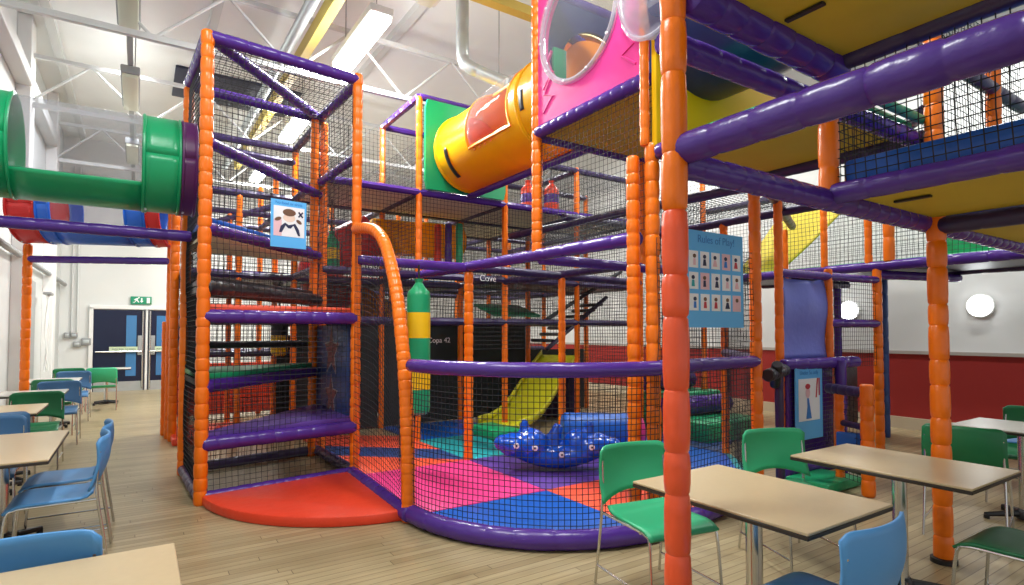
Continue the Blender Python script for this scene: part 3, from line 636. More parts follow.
for k in range(7): beam(cf, (6.05+.19*k, 7.9, 1.35+.11*k), (6.05+.19*k, 8.55, 1.35+.11*k), .03, .3, BLACKV, 8, name='ramp_rung')
beam(cf, (5.9, 7.9, 1.2), (7.3, 7.9, 2.15), .04, .3, DPURP, 8, name='ramp_side'); beam(cf, (5.6, 7.5, 1.7), (7.3, 7.5, 2.6), .035, .3, BLACKV, 8, name='ramp_side')
textobj('Copa 42', .12, frame_mat((4.2, 8.602, 1.36), (1, 0, 0), (0, 0, 1)), PAPER, 'screen_lettering', cf)
textobj('Cove', .13, frame_mat((4.27, 7.14, 2.28), (1, 0, 0), (0, 0, 1)), PAPER, 'beam_lettering', cf)

# spiral tube slide at the back
sps = empty('spiral_tube_slide', (3.9, 9.3, 0), 'far red and yellow tube slide winding behind the middle deck', 'tube slide')
cx_, cy_ = 3.05, 9.25
def hel(a): return (cx_+.62*math.cos(a), cy_+.62*math.sin(a), 3.05-.30*(a/PI))
MB().pad([(4.6, 8.62+.1, 3.05), (4.1, 8.66, 3.03), (3.05, 8.66, 3.0)], .29, .9, 20, .02, 0).build('entry_tube', PYEL, sps)
MB().pad([(cx_+.62*math.sin(-t), cy_-.62*math.cos(t), 3.02-.32*t) for t in [i*.2 for i in range(0, 16)]], .34, .55, 20, .03, 0).build('elbow_tube', PRED, sps)
MB().pad([(cx_, cy_+.62, 2.05), (3.6, cy_+.62, 1.8), (4.6, cy_+.62, 1.2), (5.2, cy_+.62, .85)], .34, .6, 20, .03, 0).build('lower_tube', PYEL, sps)
MB().sweep([(3.05, 9.25, 0), (3.05, 9.25, 3.0)], .06, 10).build('support_pole', GREYST, sps)

# yellow tube slide from the green panel to the pod
ts = empty('tube_slide', (3.9, 5.9, 3.45), 'yellow crawl tube with orange window between the green panel and the pink pod', 'crawl tube')
def annulus(cx, cy_, cz, w, h, r, y, th, n=48):
    """rectangular panel in XZ with a round hole"""
    b = MB(); inn = []; out = []
    for i in range(n):
        t = 2*PI*i/n; c, s_ = math.cos(t), math.sin(t); k = min((w/2)/max(abs(c), 1e-6), (h/2)/max(abs(s_), 1e-6))
        inn.append((cx+r*c, cz+r*s_)); out.append((cx+k*c, cz+k*s_))
    vs = [(p[0], yy, p[1]) for yy in (y, y+th) for p in inn+out]; fs = []
    for i in range(n):
        j = (i+1) % n; fs += [(i, j, n+j, n+i), (2*n+i, 3*n+i, 3*n+j, 2*n+j), (i, 2*n+i, 2*n+j, j), (n+i, n+j, 3*n+j, 3*n+i)]
    return b.add(vs, fs)
annulus(3.9, 0, 4.08, 1.30, 1.24, .5, 7.1, .05).build('green_panel', PGREEN, ts, False)
TR, TC = .515, (3.9, 4.02)
def tubep(a, y, r=TR): return Vector((TC[0]+r*math.cos(a), y, TC[1]+r*math.sin(a)))
WA0, WA1, WY0, WY1 = PI-1.3, PI+.42, 5.25, 6.15
def tubegrid(u, v): return tubep(2*PI*u, 7.1-2.70*v, TR*(1.0 if v < .55 else 1.03))
tb2 = MB(); NU, NV = 64, 44
for j in range(NV+1):
    for i in range(NU): tb2.v.append(tuple(tubegrid(i/NU, j/NV)))
for j in range(NV):
    for i in range(NU):
        a = 2*PI*(i+.5)/NU; y = 7.1-2.70*(j+.5)/NV
        if WA0 < a < WA1 and WY0 < y < WY1: continue
        i2 = (i+1) % NU; tb2.f.append((j*NU+i, j*NU+i2, (j+1)*NU+i2, (j+1)*NU+i))
tb2.build('tube', PYEL, ts, solid=.02)
MB().lathe([(.49, 0), (.49, .03)], (TC[0], 6.95, TC[1]), 36, Matrix.Rotation(PI/2, 3, 'X')).build('inner_flap', PORG, ts)
MB().grid(lambda u, v: tubep(WA0+(WA1-WA0)*u, WY0+(WY1-WY0)*v, TR+.02+.05*math.sin(PI*u)**.5*math.sin(PI*v)**.5), 14, 14).build('window_dome', CLEAR, ts)
rim = [tubep(WA0-.03+(WA1-WA0+.06)*u, WY0-.03+(WY1-WY0+.06)*v, TR+.02) for u, v in [(i/8, 0) for i in range(9)]+[(1, i/8) for i in range(1, 9)]+[(1-i/8, 1) for i in range(1, 9)]+[(0, 1-i/8) for i in range(1, 9)]]
MB().sweep(rim, .018, 8).build('window_rim', PORG, ts)
for y, a0, a1 in ((6.75, PI+.15, PI+.95), (4.95, PI-.1, PI+.3)):
    MB().grid(lambda u, v: tubep(a0+(a1-a0)*u, y-.035+.07*v, TR+.025), 10, 1).build('grip_strap', BLACK, ts, solid=.012)
MB().sweep([tubep(2*PI*i/48, 5.05, TR*1.03) for i in range(49)], .03, 8).build('joint_flange', PYEL, ts)
MB().sweep([tubep(2*PI*i/48, 7.05, TR+.01) for i in range(49)], .028, 8).build('end_flange', PYEL, ts)
g = MB()
for i in range(7): g.lathe([(.016, 0), (.012, .012)], tubep(PI+.52, 5.3+.13*i, TR+.012), 8, Matrix.Rotation(-PI/2, 3, 'Y'))
g.build('bolt_row', PORG, ts)

beam(ts, (3.95, 4.45, 3.44), (3.95, 7.2, 3.44), .045, .25, name='support_beam')
# ------------------------------------------------------------------ PINK POD
pod = empty('play_pod', (3.9, 3.7, 3.4), 'pink raised play pod with a round clear window above the enclosure', 'play pod')
def panelX(x, y0, y1, z0, z1, cy, cz, r, th, n=48):
    inn = []; out = []
    for i in range(n):
        t = 2*PI*i/n+.01; c, s_ = math.cos(t), math.sin(t)
        ky = ((y1-cy) if c > 0 else (cy-y0))/max(abs(c), 1e-6); kz = ((z1-cz) if s_ > 0 else (cz-z0))/max(abs(s_), 1e-6); k = min(ky, kz)
        inn.append((cy+r*c, cz+r*s_)); out.append((cy+k*c, cz+k*s_))
    vs = [(xx, p[0], p[1]) for xx in (x, x+th) for p in inn+out]; fs = []
    for i in range(n):
        j = (i+1) % n; fs += [(i, n+i, n+j, j), (2*n+i, 2*n+j, 3*n+j, 3*n+i), (i, j, 2*n+j, 2*n+i), (n+i, 3*n+i, 3*n+j, n+j)]
    return MB().add(vs, fs)
panelX(3.18, 3.0, 4.4, 3.45, 4.85, 3.79, 4.22, .50, .05).build('pink_panel', PPINK, pod, False)
R = Matrix.Rotation(-PI/2, 3, 'Y')
MB().sweep([(3.165, 3.79+.505*math.cos(t), 4.22+.505*math.sin(t)) for t in [2*PI*i/48 for i in range(49)]], .028, 8).build('window_rim', DOME, pod)
MB().lathe([(.50, 0), (.47, .07), (.38, .13), (.22, .17), (.02, .18)], (3.17, 3.79, 4.22), 40, R).build('window_dome', CLEAR, pod)
g = MB()
for t in range(10): g.lathe([(.014, 0), (.01, .012)], (3.14, 3.79+.505*math.cos(t*.628), 4.22+.505*math.sin(t*.628)), 8, R)
g.build('bolt_ring', PAPER, pod)
for zz, s_ in ((3.62, 1), (3.62, -1), (3.85, 1)):   # raised chevrons pressed into the panel
    for y0 in ((4.30,) if s_ > 0 else (3.10,)):
        MB().sweep([(3.182, y0, zz-.05), (3.182, y0-.15*s_, zz+.07), (3.182, y0-.02*s_, zz+.12), (3.182, y0-.13*s_, zz+.27)], .014, 6).build('pressed_ridge', PPINK, pod)
deck(pod, 3.22, 4.6, 3.0, 4.42, 3.40, YDECK, PURM)
for p, q in (((3.2, 2.98, 3.42), (3.2, 4.42, 3.42)), ((3.2, 4.42, 3.40), (4.6, 4.42, 3.40)), ((4.6, 4.42, 3.4), (4.6, 3.0, 3.4)), ((3.2, 4.42, 4.85), (4.6, 4.42, 4.85)), ((3.2, 2.98, 4.88), (3.2, 4.42, 4.88)), ((4.6, 4.42, 4.2), (3.25, 4.42, 4.6))): beam(pod, p, q, .058, .13 if q[1] > 4 and p[1] < 3 else .25, name='edge_beam')
post(pod, 3.2, 4.43, 2.24, 5.0, .052, .11); post(pod, 3.165, 3.0, 2.9, 4.9, .036, .13); post(pod, 4.6, 4.45, 3.4, 4.9, .046, .13)
MB().rbox((4.57, 3.7, 4.15), (.04, 1.3, 1.3), .01).build('back_panel', NAVY, pod)
annulus(3.9, 0, 4.1, 1.34, 1.34, .47, 4.35, .04).build('side_panel', PNAVY, pod, False)
MB().lathe([(.47, 0), (.45, .03), (.36, .07), (.2, .10), (.02, .11)], (3.9, 4.37, 4.02), 36, Matrix.Rotation(PI/2, 3, 'X')).build('orange_hatch', PORG, pod)
MB().rbox((3.38, 4.31, 3.85), (.16, .04, .8), .015).build('green_strip', PGREEN, pod)
# yellow end panel with deep blue tube and its clear bubble
MB().rbox((4.0, 2.93, 3.58), (1.62, .05, 1.4), .01).build('yellow_panel', YPANEL, pod)
MB().lathe([(.62, 0), (.62, .4), (.60, .62), (.52, .80), (.36, .93), (.02, 1.0)], (3.72, 2.91, 3.97), 40, Matrix.Rotation(PI/2, 3, 'X')).build('blue_tube_end', PNAVY, pod)
MB().lathe([(.30, 0), (.28, .08), (.2, .16), (.1, .19), (.01, .2)], (3.09, 2.84, 3.95), 28, Matrix.Rotation(-PI/2-.25, 3, 'Y')).build('bubble_window', DOME, pod)
MB().sweep([(3.08, 2.84+.30*math.cos(t), 3.95+.30*math.sin(t)) for t in [2*PI*i/32 for i in range(33)]], .02, 8).build('bubble_rim', DOME, pod)

# ------------------------------------------------------------------ OVERHEAD WALKWAY (right foreground)
ow = empty('overhead_walkway', (3.2, 1.65, 0), 'raised walkway with yellow undersides and thick purple beams at the upper right', 'play walkway')
EX, EY = 1.955, 1.68
MB().pad([(EX, EY, 0), (EX, EY, 2.03)], .055, .265, 18, .13, .05).build('post', CORALP, ow)
MB().pad([(EX, EY, 2.03), (EX, EY, 4.0)], .055, .28, 18, .13, .05).build('post', ORANGE, ow)
for o_ in ow.children: o_['label'] = 'coral lower sleeve' if o_.data.materials[0] == CORALP else 'orange upper sleeve'
post(ow, 4.42, 1.6, 0, 4.0, .055, .19, deep=.12); post(ow, 3.2, 1.66, 2.22, 2.9, .052, .26); post(ow, 5.72, 1.66, 2.25, 4.0, .052, .2); post(ow, 5.7, 2.75, 2.86, 4, .05, .2)
MB().lathe([(.075, 0), (.075, .03), (.06, .035)], (4.42, 1.6, 0), 20).build('base_collar', BLACK, ow)
def ob(p, q, r=.062, seg=.17, m=PURPLE): return beam(ow, p, q, r, seg, m, 16)
ob((EX+.03, EY-.02, 2.30), (EX+.03, -1.2, 2.30), .068, .19)
ob((EX+.04, EY, 2.24), (6.4, 1.64, 2.22), .06, .13)
ob((3.2, 1.64, 2.26), (3.2, -1.2, 2.26), .058, .19)
ob((4.42, 1.58, 2.2), (4.42, -1.2, 2.22), .058, .25, DPURP)
ob((EX+.04, 1.63, 2.99), (3.25, 1.63, 2.96), .085, .17); ob((EX+.04, 1.78, 2.84), (4.45, 1.72, 2.82), .058, .17)
ob((4.45, 1.66, 2.82), (4.45, 2.9, 2.84), .055, .3, DPURP); ob((3.2, 1.7, 2.84), (3.2, 2.9, 2.84), .055, .3); ob((3.2, 2.9, 2.84), (4.8, 3.0, 2.84), .055, .3, DPURP)
ob((3.2, -1.2, 2.99), (3.2, 1.6, 2.99), .06, .3, DPURP)
deck(ow, 3.24, 4.38, -1.2, 1.6, 2.27, YDECK, BLUE, .16); deck(ow, 4.46, 6.0, -1.2, 1.6, 2.24, YDECK, BLUE, .1)
deck(ow, 3.24, 4.42, 1.72, 2.88, 2.86, YDECK, GREEN); deck(ow, EX+.02, 3.2, -1.2, 1.60, 3.0, YDECK, PURM)
for p in ((2.55, 1.42, 2.975), (3.62, 1.42, 2.245)): MB().box(p, (.03, .18, .012)).build('strap_tab', BLACK, ow, False)
beam(ow, (3.25, 1.66, 2.93), (4.42, 1.66, 2.93), .03, .2, GREEN, name='green_rail')
qn(ow, (3.2, 1.62), (3.2, -1.2), 2.3, 3.9, .05, .0026); qn(ow, (4.42, 1.66), (6.4, 1.66), 2.3, 3.9, .055, .0022); qn(ow, (3.2, 1.68), (4.42, 1.68), 2.3, 2.85, .05, .0022)
for p, q, m in (((4.45, 1.66, 3.45), (6.4, 1.66, 3.45), DPURP), ((4.45, 1.66, 3.0), (6.0, 2.6, 3.3), DPURP), ((5.7, 1.7, 3.1), (7.4, 1.7, 3.1), PURPLE), ((4.5, 1.7, 2.75), (5.72, 2.7, 3.6), DPURP), ((5.7, 1.66, 2.7), (6.4, 1.66, 2.7), PURPLE)): ob(p, q, .05, .3, m)
beam(cf, (6.0, 2.75, 2.84), (6.0, 7.2, 2.84), .05, .3, DPURP); beam(cf, (4.7, 3.0, 2.84), (4.7, 7.2, 2.95), .05, .3, DPURP); beam(cf, (4.78, 3.05, 2.84), (7.5, 4.4, 2.95), .05, .3, DPURP); beam(cf, (4.6, 5.8, 3.0), (7.4, 5.8, 3.0), .05, .3, DPURP)
post(cf, 7.4, 5.8, 0, 4.0, .045, .18, n=8); post(cf, 7.4, 4.45, 0, 2.9, .04, .18, n=8); post(cf, 8.8, 5.8, 0, 4, .045, .18, n=8)
qn(cf, (6.0, 4.4), (6.0, 7.2), .1, 3.4, .055, .0024); qn(cf, (6.0, 5.8), (7.4, 5.8), .1, 3.6, .055, .0026)
net(cf, (4.7, 3.1, 2.9), (0, 4.0, 0), (1.3, 0, 0), .06, .0026)

# ------------------------------------------------------------------ RAISED BRIDGE far right
br = empty('raised_bridge', (8.2, 3.2, 0), 'long raised netted bridge with purple edge beams in front of the red and white wall', 'play bridge')
beam(br, (7.5, 5.8, 2.30), (7.5, -.5, 2.30), .06, .25); beam(br, (8.95, 5.8, 2.30), (8.95, -.5, 2.30), .06, .25, DPURP); beam(br, (7.5, 4.4, 2.2), (8.95, 4.4, 2.2), .055, .25, DPURP); beam(br, (7.5, 3.34, 2.2), (8.95, 3.0, 2.2), .055, .25); beam(br, (7.5, 1.7, 2.2), (8.95, 1.7, 2.2), .055, .25, DPURP)
deck(br, 7.55, 8.9, -.5, 5.8, 2.30, BLACKV, GREEN)
for y in (3.97, 3.43): post(br, 7.5, y, 2.3, 3.5, .042, .18)
post(br, 7.5, 3.2, 2.34, 3.5, .06, .3); post(br, 7.5, 3.34, 0, 2.3, .05, .16); post(br, 7.5, 5.0, 2.3, 3.6, .042, .18)
post(br, 8.95, 4.55, 0, 2.3, .055, .3, PURPLE); post(br, 8.95, 3.9, 0, 2.3, .05, .3, NAVY)
beam(br, (7.5, 5.8, 3.4), (7.5, -.5, 3.3), .05, .3, DPURP); beam(br, (7.5, 3.2, 2.85), (8.95, 3.2, 2.85), .05, .25)
qn(br, (7.5, 5.8), (7.5, -.5), 2.35, 3.4, .055, .0024); qn(br, (8.95, 5.8), (8.95, -.5), 2.35, 3.4, .055, .0024)
RC = [Vector(p) for p in ((8.0, 5.72, 2.36), (8.0, 5.0, 2.36), (8.5, 5.1, 3.42), (8.5, 3.9, 3.5))]
def rampf(u, v): return RC[0].lerp(RC[1], u).lerp(RC[2].lerp(RC[3], u), v) + Vector((.05*math.sin(7*u+4*v), 0, .02*math.sin(5*u)))
MB().grid(rampf, 12, 16).build('sloped_cover', RAMPY, br, solid=.02)
MB().rbox((8.9, 2.85, 2.7), (.06, .5, .5), .02).build('green_pad', GREEN, br)

# ------------------------------------------------------------------ ENTRY GATE
gt = empty('entry_gate', (5.95, 3.36, 0), 'purple padded entry gate with lavender cover panel and orange posts', 'gate')
GL, GR = (5.5, 3.38), (6.42, 3.36)
post(gt, *GL, 0, 3.3, .042, .14); post(gt, *GR, 0, 2.2, .042, .13); post(gt, 6.30, 3.18, 0, 1.2, .052, .3, PURPLE); post(gt, 5.22, 3.22, 0, 1.2, .04, .3, DPURP)
MB().rbox((5.95, 3.33, .66), (.86, .06, .92), .02).build('padded_panel', PURPLE, gt)
net(gt, (5.52, 3.28, .2), (.85, 0, 0), (0, 0, .92), .045, .0022, DPURP)
beam(gt, (5.42, 3.3, 1.17), (6.72, 3.22, 1.17), .06, .2, name='top_roll'); beam(gt, (5.42, 3.3, .12), (6.42, 3.22, .12), .075, .2, name='bottom_roll')
beam(gt, (4.85, 3.1, 1.1), (5.45, 3.3, 1.12), .06, .15, BLACKV, name='strap_pad'); beam(gt, (5.0, 3.1, 1.2), (5.2, 3.25, .98), .05, .15, BLACKV, name='strap_pad')
def lavf(u, v): return Vector((5.54+.84*u, 3.37+.03*math.sin(u*9)*v**3+.02*math.sin(v*7), 1.22+.86*v-.03*math.sin(PI*u)*v))
MB().grid(lavf, 24, 16).build('cover_panel', LAV, gt, solid=.012)
beam(gt, (5.5, 3.38, 2.11), (7.5, 3.34, 2.13), .045, .2, name='upper_rail'); beam(gt, (6.42, 3.36, 1.6), (7.5, 3.34, 1.6), .045, .2, name='middle_rail')
qn(gt, GR, (7.5, 3.34), 1.1, 2.1, .05, .0022)
post(gt, 5.60, 2.60, 0, 1.02, .056, .18); post(gt, 5.74, 2.92, 0, .98, .042, .14)
beam(gt, (5.78, 3.05, .94), (5.60, 2.62, .94), .05, .1, DPURP, name='stub_rail'); beam(gt, (5.74, 2.9, .62), (5.60, 2.62, .62), .03, .2, DPURP, name='stub_rail'); beam(gt, (5.74, 2.9, .22), (5.60, 2.62, .22), .05, .1, BLACKV, name='stub_rail')
MB().rbox((5.67, 2.76, .45), (.04, .28, .2), .02, rz=.45).build('stub_pad', BLUE, gt); qn(gt, (5.74, 2.9), (5.6, 2.62), .1, .9, .05)
MB().rbox((6.8, 3.5, .78), (.5, .3, .7), .05).build('dark_pad', BLACKV, gt)
tag(MB().rbox((5.62, 3.02, .05), (.62, .42, .09), .02).build('floor_mat', GREEN), 'small green mat on the floor at the foot of the entry gate', 'mat')

gp = empty('gate_poster', (5.75, 3.22, .5), 'blue framed poster of a child in blue on the purple gate', 'poster')
f1 = Vector((5.555, 3.262, .40)); u1 = Vector((1, 0, 0)); W, H = .50, .74
sheet(f1, u1, 0, 0, W, H, 0, .012).build('board', SKYP, gp, False); sheet(f1, u1, .05, .19, W-.06, H-.12, .012, .015).build('picture', PAPER, gp, False)
poly(f1, u1, ell(.215, .54, .045, .028), .016, .018).build('hair', REDINK, gp, False); poly(f1, u1, ell(.215, .475, .04, .055), .016, .0175).build('face', PPK, gp, False)
poly(f1, u1, [(.18, .21), (.205, .34), (.20, .42), (.23, .42), (.25, .34), (.28, .21)], .016, .018).build('clothes', SKYD, gp, False)
g = MB()
for q in ([(.36, .42), (.38, .42), (.41, .62), (.39, .62)], [(.42, .44), (.44, .44), (.44, .62), (.42, .62)]): g.extrude([onsign(f1, u1, a, b, .016) for a, b in q], (0, -.003, 0))
g.build('red_stripes', REDINK, gp, False)
textobj('Under 5s only', .06, frame_mat(onsign(f1, u1, W/2, H-.06, .0135), u1, (0, 0, 1)), SKYD, 'title_lettering', gp)

# ------------------------------------------------------------------ RULES POSTER
rp = empty('rules_poster', (3.83, 2.88, 1.9), 'large blue rules poster with three rows of small pictures hung on the net', 'poster')
f2 = Vector((3.45, 2.885, 1.535)); W, H = .72, .75; u2 = Vector((1, 0, 0))
sheet(f2, u2, 0, 0, W, H, 0, .01).build('board', SKYP, rp, False)
textobj('Rules of Play!', .085, frame_mat(onsign(f2, u2, W/2+.02, H-.065, .011), u2, (0, 0, 1)), SKYD, 'title_lettering', rp)
for j in range(3):
    for i in range(5):
        a0, b0 = .05+.132*i, .46-.165*j
        c = sheet(f2, u2, a0, b0, a0+.105, b0+.13, .01, .012).build('picture_card', PPK if (i+2*j) % 5 == 3 else PAPER, rp, False)
        rnd = random.Random(i*7+j)
        g = MB(); cx2 = a0+.052+rnd.uniform(-.012, .012)
        g.extrude([onsign(f2, u2, a, b, .0125) for a, b in ell(cx2, b0+.09, .018, .016)], (0, -.002, 0))
        g.build('head_drawing', rnd.choice([INK, BROWN, INK]), c, False)
        w = rnd.uniform(.014, .03)
        MB().extrude([onsign(f2, u2, a, b, .0125) for a, b in [(cx2-w, b0+.02), (cx2-.012, b0+.07), (cx2+.012, b0+.07), (cx2+w, b0+.02)]], (0, -.002, 0)).build('body_drawing', rnd.choice([INK, REDINK, SKYD, TEAL, PPK]), c, False)

# ------------------------------------------------------------------ CRAWL TUBES on the left
def bolts(parent, pts, r=.014):
    g = MB()
    for p in pts:
        bm = bmesh.new(); bmesh.ops.create_icosphere(bm, subdivisions=1, radius=r); bm.verts.index_update()
        g.add([v.co + Vector(p) for v in bm.verts], [[v.index for v in f.verts] for f in bm.faces]); bm.free()
    g.build('bolt_row', PAPER, parent)
def crawl(name, lab, p0, p1, r, secs, cut, zr, railm):
    """secs: list of (s0, s1, material, full); axis from p0 (right) to p1 (left)"""
    p0, p1 = Vector(p0), Vector(p1); t = (p1-p0).normalized(); side = Vector((0, 0, 1)).cross(t).normalized()
    o = empty(name, p0, lab, 'crawl tube')
    def pt(s, a, k=1): return p0 + t*s + (side*math.cos(a) + Vector((0, 0, 1))*math.sin(a))*r*k
    for s0, s1, m, full in secs:
        if full:
            MB().grid(lambda u, v: pt(s0+(s1-s0)*v, 2*PI*u), 40, 4).build('tube_section', m, o, solid=.02)
            for s in (s0, s1): MB().sweep([pt(s+(.012 if s == s0 else -.012), 2*PI*i/40, 1.02) for i in range(41)], .014, 6).build('section_rim', m, o)
            bolts(o, [pt(s1-.03, PI*1.0+.35*i, 1.03) for i in range(-2, 6)])
        else:
            MB().grid(lambda u, v: pt(s0+(s1-s0)*v, PI+cut+(PI-2*cut)*u), 24, 6).build('trough_section', m, o, solid=.02)
            MB().grid(lambda u, v: pt(s0+(s1-s0)*v, -cut*0+PI+cut-(PI+2*cut)*u if False else (PI+cut)*(1-u)+(-cut)*u, .99), 30, 2).build('window_pane', CLEAR, o, solid=.005)
            bolts(o, [pt(s0+(s1-s0)*(i+.5)/6, PI+cut+.08, 1.03) for i in range(6)])
    return o
gtb = crawl('crawl_tube', 'green crawl tube with plum end joining the stair tower at the upper left', (.44, 6.3, 3.07), (-1.6, 6.3, 3.07), .43, [(0, .13, PPURP, True), (.13, .43, PGREEN, True), (.43, 1.32, PGREEN, False), (1.32, 1.98, PGREEN, True)], .62, 0, 0)
beam(gtb, (.42, 6.28, 2.42), (-1.5, 6.28, 2.42), .052, .2, name='support_rail')
post(gtb, -1.42, 6.28, 0, 2.6, .05, .14, name='support_post')
btb = crawl('crawl_tube', 'blue crawl tube with red ends behind the green one', (.36, 9.2, 3.12), (-1.4, 9.85, 3.12), .43, [(0, .17, PRED, True), (.17, .42, PBLUE, True), (.42, 1.25, PBLUE, False), (1.25, 1.42, PBLUE, True), (1.42, 1.75, PRED, True)], .62, 0, 0)
beam(btb, (.34, 9.2, 2.48), (-1.25, 9.95, 2.48), .048, .2, name='support_rail')
post(btb, -1.25, 9.95, 0, 2.68, .052, .14, name='support_post'); post(btb, .42, 9.15, 0, 4.0, .056, .13, name='support_post'); post(btb, .38, 9.4, 0, 3.6, .045, .13, name='support_post'); post(btb, .34, 9.75, 0, 1.65, .04, .14, name='support_post')
tag(MB().rbox((.9, 9.3, .05), (1.0, 1.2, .1), .03).build('floor_mat', RED), 'red mat behind the pair of orange posts beside the left walkway', 'mat')

# ------------------------------------------------------------------ TABLES
def table(x0, x1, y0, y1, label, top=LAMT, base='disc', group='cafe tables', two=False):
    xc, yc = (x0+x1)/2, (y0+y1)/2
    o = empty('cafe_table', (xc, yc, 0), label, 'table', group)
    t = MB().rbox((xc, yc, .735), (x1-x0, y1-y0, .012), .003, seg=1).build('tabletop', top, o)
    MB().rbox((xc, yc, .720), (x1-x0+.002, y1-y0+.002, .019), .004, seg=1).build('edge_band', EDGE, t)
    for dy in ((-.35*(y1-y0)*.8, .35*(y1-y0)*.8) if two else (0,)):
        MB().lathe([(.038, .03), (.038, .70), (.09, .705), (.09, .712)], (xc, yc+dy, 0), 20).build('column', CHROME, o)
        b = MB()
        for k in range(4):
            a = PI/4+k*PI/2; c, s_ = math.cos(a), math.sin(a); b.sweep([(xc+.03*c, yc+dy+.03*s_, .055), (xc+.28*c, yc+dy+.28*s_, .032)], [.028, .018], 8)
        b.lathe([(.06, 0.012), (.06, .07), (.045, .09)], (xc, yc+dy, 0), 16); b.build('base', BLACK, o)
        for k in range(4):
            a = PI/4+k*PI/2; MB().lathe([(.02, 0), (.02, .03)], (xc+.27*math.cos(a), yc+dy+.27*math.sin(a), 0), 10).build('foot', BLACK, o)
    return o
table(2.12, 2.80, 1.20, 2.11, 'beige table standing against the foremost coral and orange post')
table(3.38, 4.06, 1.10, 2.02, 'beige table with bright reflection before the right orange post')
table(5.60, 6.28, 1.20, 1.98, 'pale table at the right edge between green chairs', LAMP_)
table(-.56, .125, 1.15, 2.41, 'beige table corner nearest at the lower left')
table(-1.12, -.43, 4.38, 5.62, 'beige left table with the pair of blue chairs tucked in', two=True)
table(-1.47, -.78, 6.95, 7.84, 'third left table from the front, before the dark green chair', two=True)
table(-1.44, -.75, 8.95, 9.66, 'fourth left table from the front, by the orange support post', LAMP_)
table(-1.44, -.76, 11.1, 12.0, 'fifth left table from the front, with pale top', LAMP_)
table(-.95, -.1, 14.3, 14.95, 'farthest pale table before the dark blue doors', LAMP_)

# ------------------------------------------------------------------ CHAIRS
def make_chair(pm, label):
    o = empty('cafe_chair', (0, 0, 0), label, 'chair'); o['_local'] = 1
    def seat(u, v):
        x = (u-.5)*.46*(1-.10*(1-v)); y = -.20+.43*v
        z = .452 - .018*math.sin(PI*u)*math.sin(PI*min(v*1.1, 1)) - .035*max(0, (v-.78)/.22)**2 + .03*max(0, (.14-v)/.14)**2
        return Vector((x, y, z))
    MB().grid(seat, 14, 14).build('seat', pm, o, solid=.014)
    def back(u, v):
        a = 2*u-1; w = .248*(1-.04*v); rc = 1
        lo = .50+.055*(1-a*a); hi = .825-.03*max(0, (abs(a)-.80)/.20)**2
        z = lo+(hi-lo)*v
        y = -.235-.05*v+.055*a*a-.02*math.sin(PI*v)+ .012*v*v
        return Vector((w*a, y, z))
    MB().grid(back, 18, 10).build('backrest', pm, o, solid=.013)
    for s in (-1, 1):
        MB().sweep(smooth_path([(s*.222, -.232, .74), (s*.224, -.222, .60), (s*.228, -.225, .46), (s*.232, -.262, .2), (s*.236, -.29, .008)], 3), .0085, 8).build('leg', CHROME, o)
        MB().sweep(smooth_path([(s*.215, .12, .436), (s*.22, .18, .432), (s*.225, .215, .40), (s*.232, .235, .2), (s*.236, .25, .008)], 3), .0085, 8).build('leg', CHROME, o)
        MB().sweep([(s*.225, -.225, .44), (s*.215, .14, .436)], .0085, 8).build('side_rail', CHROME, o)
        MB().sweep([(s*.234, -.272, .12), (s*.234, .241, .12)], .007, 8).build('stretcher', CHROME, o)
    MB().sweep([(-.217, -.12, .432), (.217, -.12, .432)], .008, 8).sweep([(-.217, .12, .428), (.217, .12, .428)], .008, 8).build('cross_bar', CHROME, o)
    return o
protos = {}
def chair(pm, x, y, rz, label, group):
    if pm.name not in protos: o = protos[pm.name] = make_chair(pm, label)
    else: o = copy_tree(protos[pm.name])
    o.location = (x, y, 0); o.rotation_euler = (0, 0, rz); o['label'] = label; o['group'] = group; return o
RG, LG = 'chairs on the right side', 'chairs along the left wall'
chair(CHG, 2.49, 2.28, PI-.16, 'light green chair behind the foremost orange post at the near table', RG)
chair(CHG, 3.62, 2.12, PI-.38, 'light green chair in front of the purple entry gate', RG)
chair(CHB, 2.22, 1.24, .02, 'light blue chair with its back turned at the bottom right', RG)
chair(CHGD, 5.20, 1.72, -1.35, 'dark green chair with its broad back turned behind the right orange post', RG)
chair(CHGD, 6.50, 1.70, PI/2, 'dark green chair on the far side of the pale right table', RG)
chair(CHB, 7.15, 2.05, .5, 'light blue chair against the red wall at the right', RG)
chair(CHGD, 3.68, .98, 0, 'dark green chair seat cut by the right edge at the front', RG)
chair(CHB, -.42, 4.72, PI/2, 'nearer of the two blue side-on chairs tucked under the left table', LG)
chair(CHB, -.42, 5.28, PI/2, 'farther of the two blue side-on chairs tucked under the left table', LG)
chair(CHB, -.33, 2.21, PI, 'blue chair back behind the nearest left table corner', LG)
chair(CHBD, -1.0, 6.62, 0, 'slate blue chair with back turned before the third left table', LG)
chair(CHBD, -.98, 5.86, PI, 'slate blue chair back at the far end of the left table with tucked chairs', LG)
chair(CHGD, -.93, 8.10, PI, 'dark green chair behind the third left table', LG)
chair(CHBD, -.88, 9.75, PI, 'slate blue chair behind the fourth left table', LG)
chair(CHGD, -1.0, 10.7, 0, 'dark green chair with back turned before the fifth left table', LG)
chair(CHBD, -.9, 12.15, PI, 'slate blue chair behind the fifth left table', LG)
chair(CHGD, -1.05, 13.2, PI, 'farthest dark green chair along the left wall', LG)
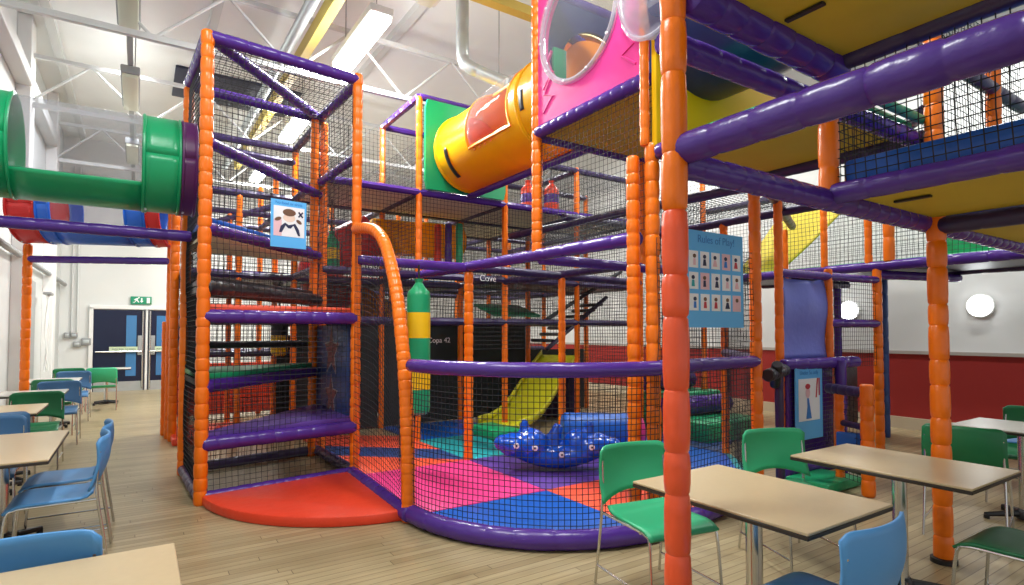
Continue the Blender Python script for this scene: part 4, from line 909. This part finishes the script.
chair(CHG, -.55, 13.55, 0, 'bright green chair standing alone before the dark blue doors', LG)

# ------------------------------------------------------------------ camera
FP, CX, YH, TH, PT = 570.0, 512.0, 332.0, math.radians(33.3), math.radians(1.8)
cam = bpy.data.cameras.new('camera'); co = bpy.data.objects.new('camera', cam); col.objects.link(co)
cam.sensor_width = 36; cam.lens = FP/1024*36; cam.clip_start = .05
cam.shift_y = (YH - FP*math.tan(PT) - 292.5)/1024
co.location = (0, 0, 1.5); co.rotation_euler = (PI/2+PT, 0, -TH)
scn.camera = co

# ------------------------------------------------------------------ light
def area(name, loc, size, power, colr=(1, .97, .92), sy=None, rot=(0, 0, 0)):
    l = bpy.data.lights.new(name, 'AREA'); l.energy = power; l.color = colr; l.shape = 'RECTANGLE'; l.size = size; l.size_y = sy or size
    o = bpy.data.objects.new(name, l); col.objects.link(o); o.location = loc; o.rotation_euler = rot; return o
for k, (y0, y1) in enumerate(((6.5, 8.15), (10.3, 11.9), (13.9, 15.5))): area('lamp_and_fill', (2.4, (y0+y1)/2, 5.25), .26, 210, colr=(.97, 1, .98), sy=1.6)
for y in (7.3, 11.1, 14.7):
    l = bpy.data.lights.new('lamp_glow', 'POINT'); l.energy = 110; l.shadow_soft_size = .15; l.color = (.97, 1, .98)
    o = bpy.data.objects.new('lamp_glow', l); col.objects.link(o); o.location = (2.4, y, 5.15)
for x, y in ((5.9, 5.0), (5.9, 10.0), (-.2, 3.0), (2.4, 2.2), (8.6, 8.0), (8.6, 2.5), (-.2, 12.0)): area('lamp_and_fill', (x, y, 5.9), .3, 150, colr=(.97, 1, .98), sy=1.6)  # added ceiling-height fill without fixtures; the front ones lift camera-facing surfaces
w = bpy.data.worlds.new('world'); scn.world = w; w.use_nodes = True
w.node_tree.nodes['Background'].inputs[0].default_value = (.93, .96, 1, 1); w.node_tree.nodes['Background'].inputs[1].default_value = .75
vs = scn.view_settings; vs.view_transform = 'Standard'; vs.look = 'None'; vs.exposure = 0.02; vs.gamma = 1; vs.use_curve_mapping = False
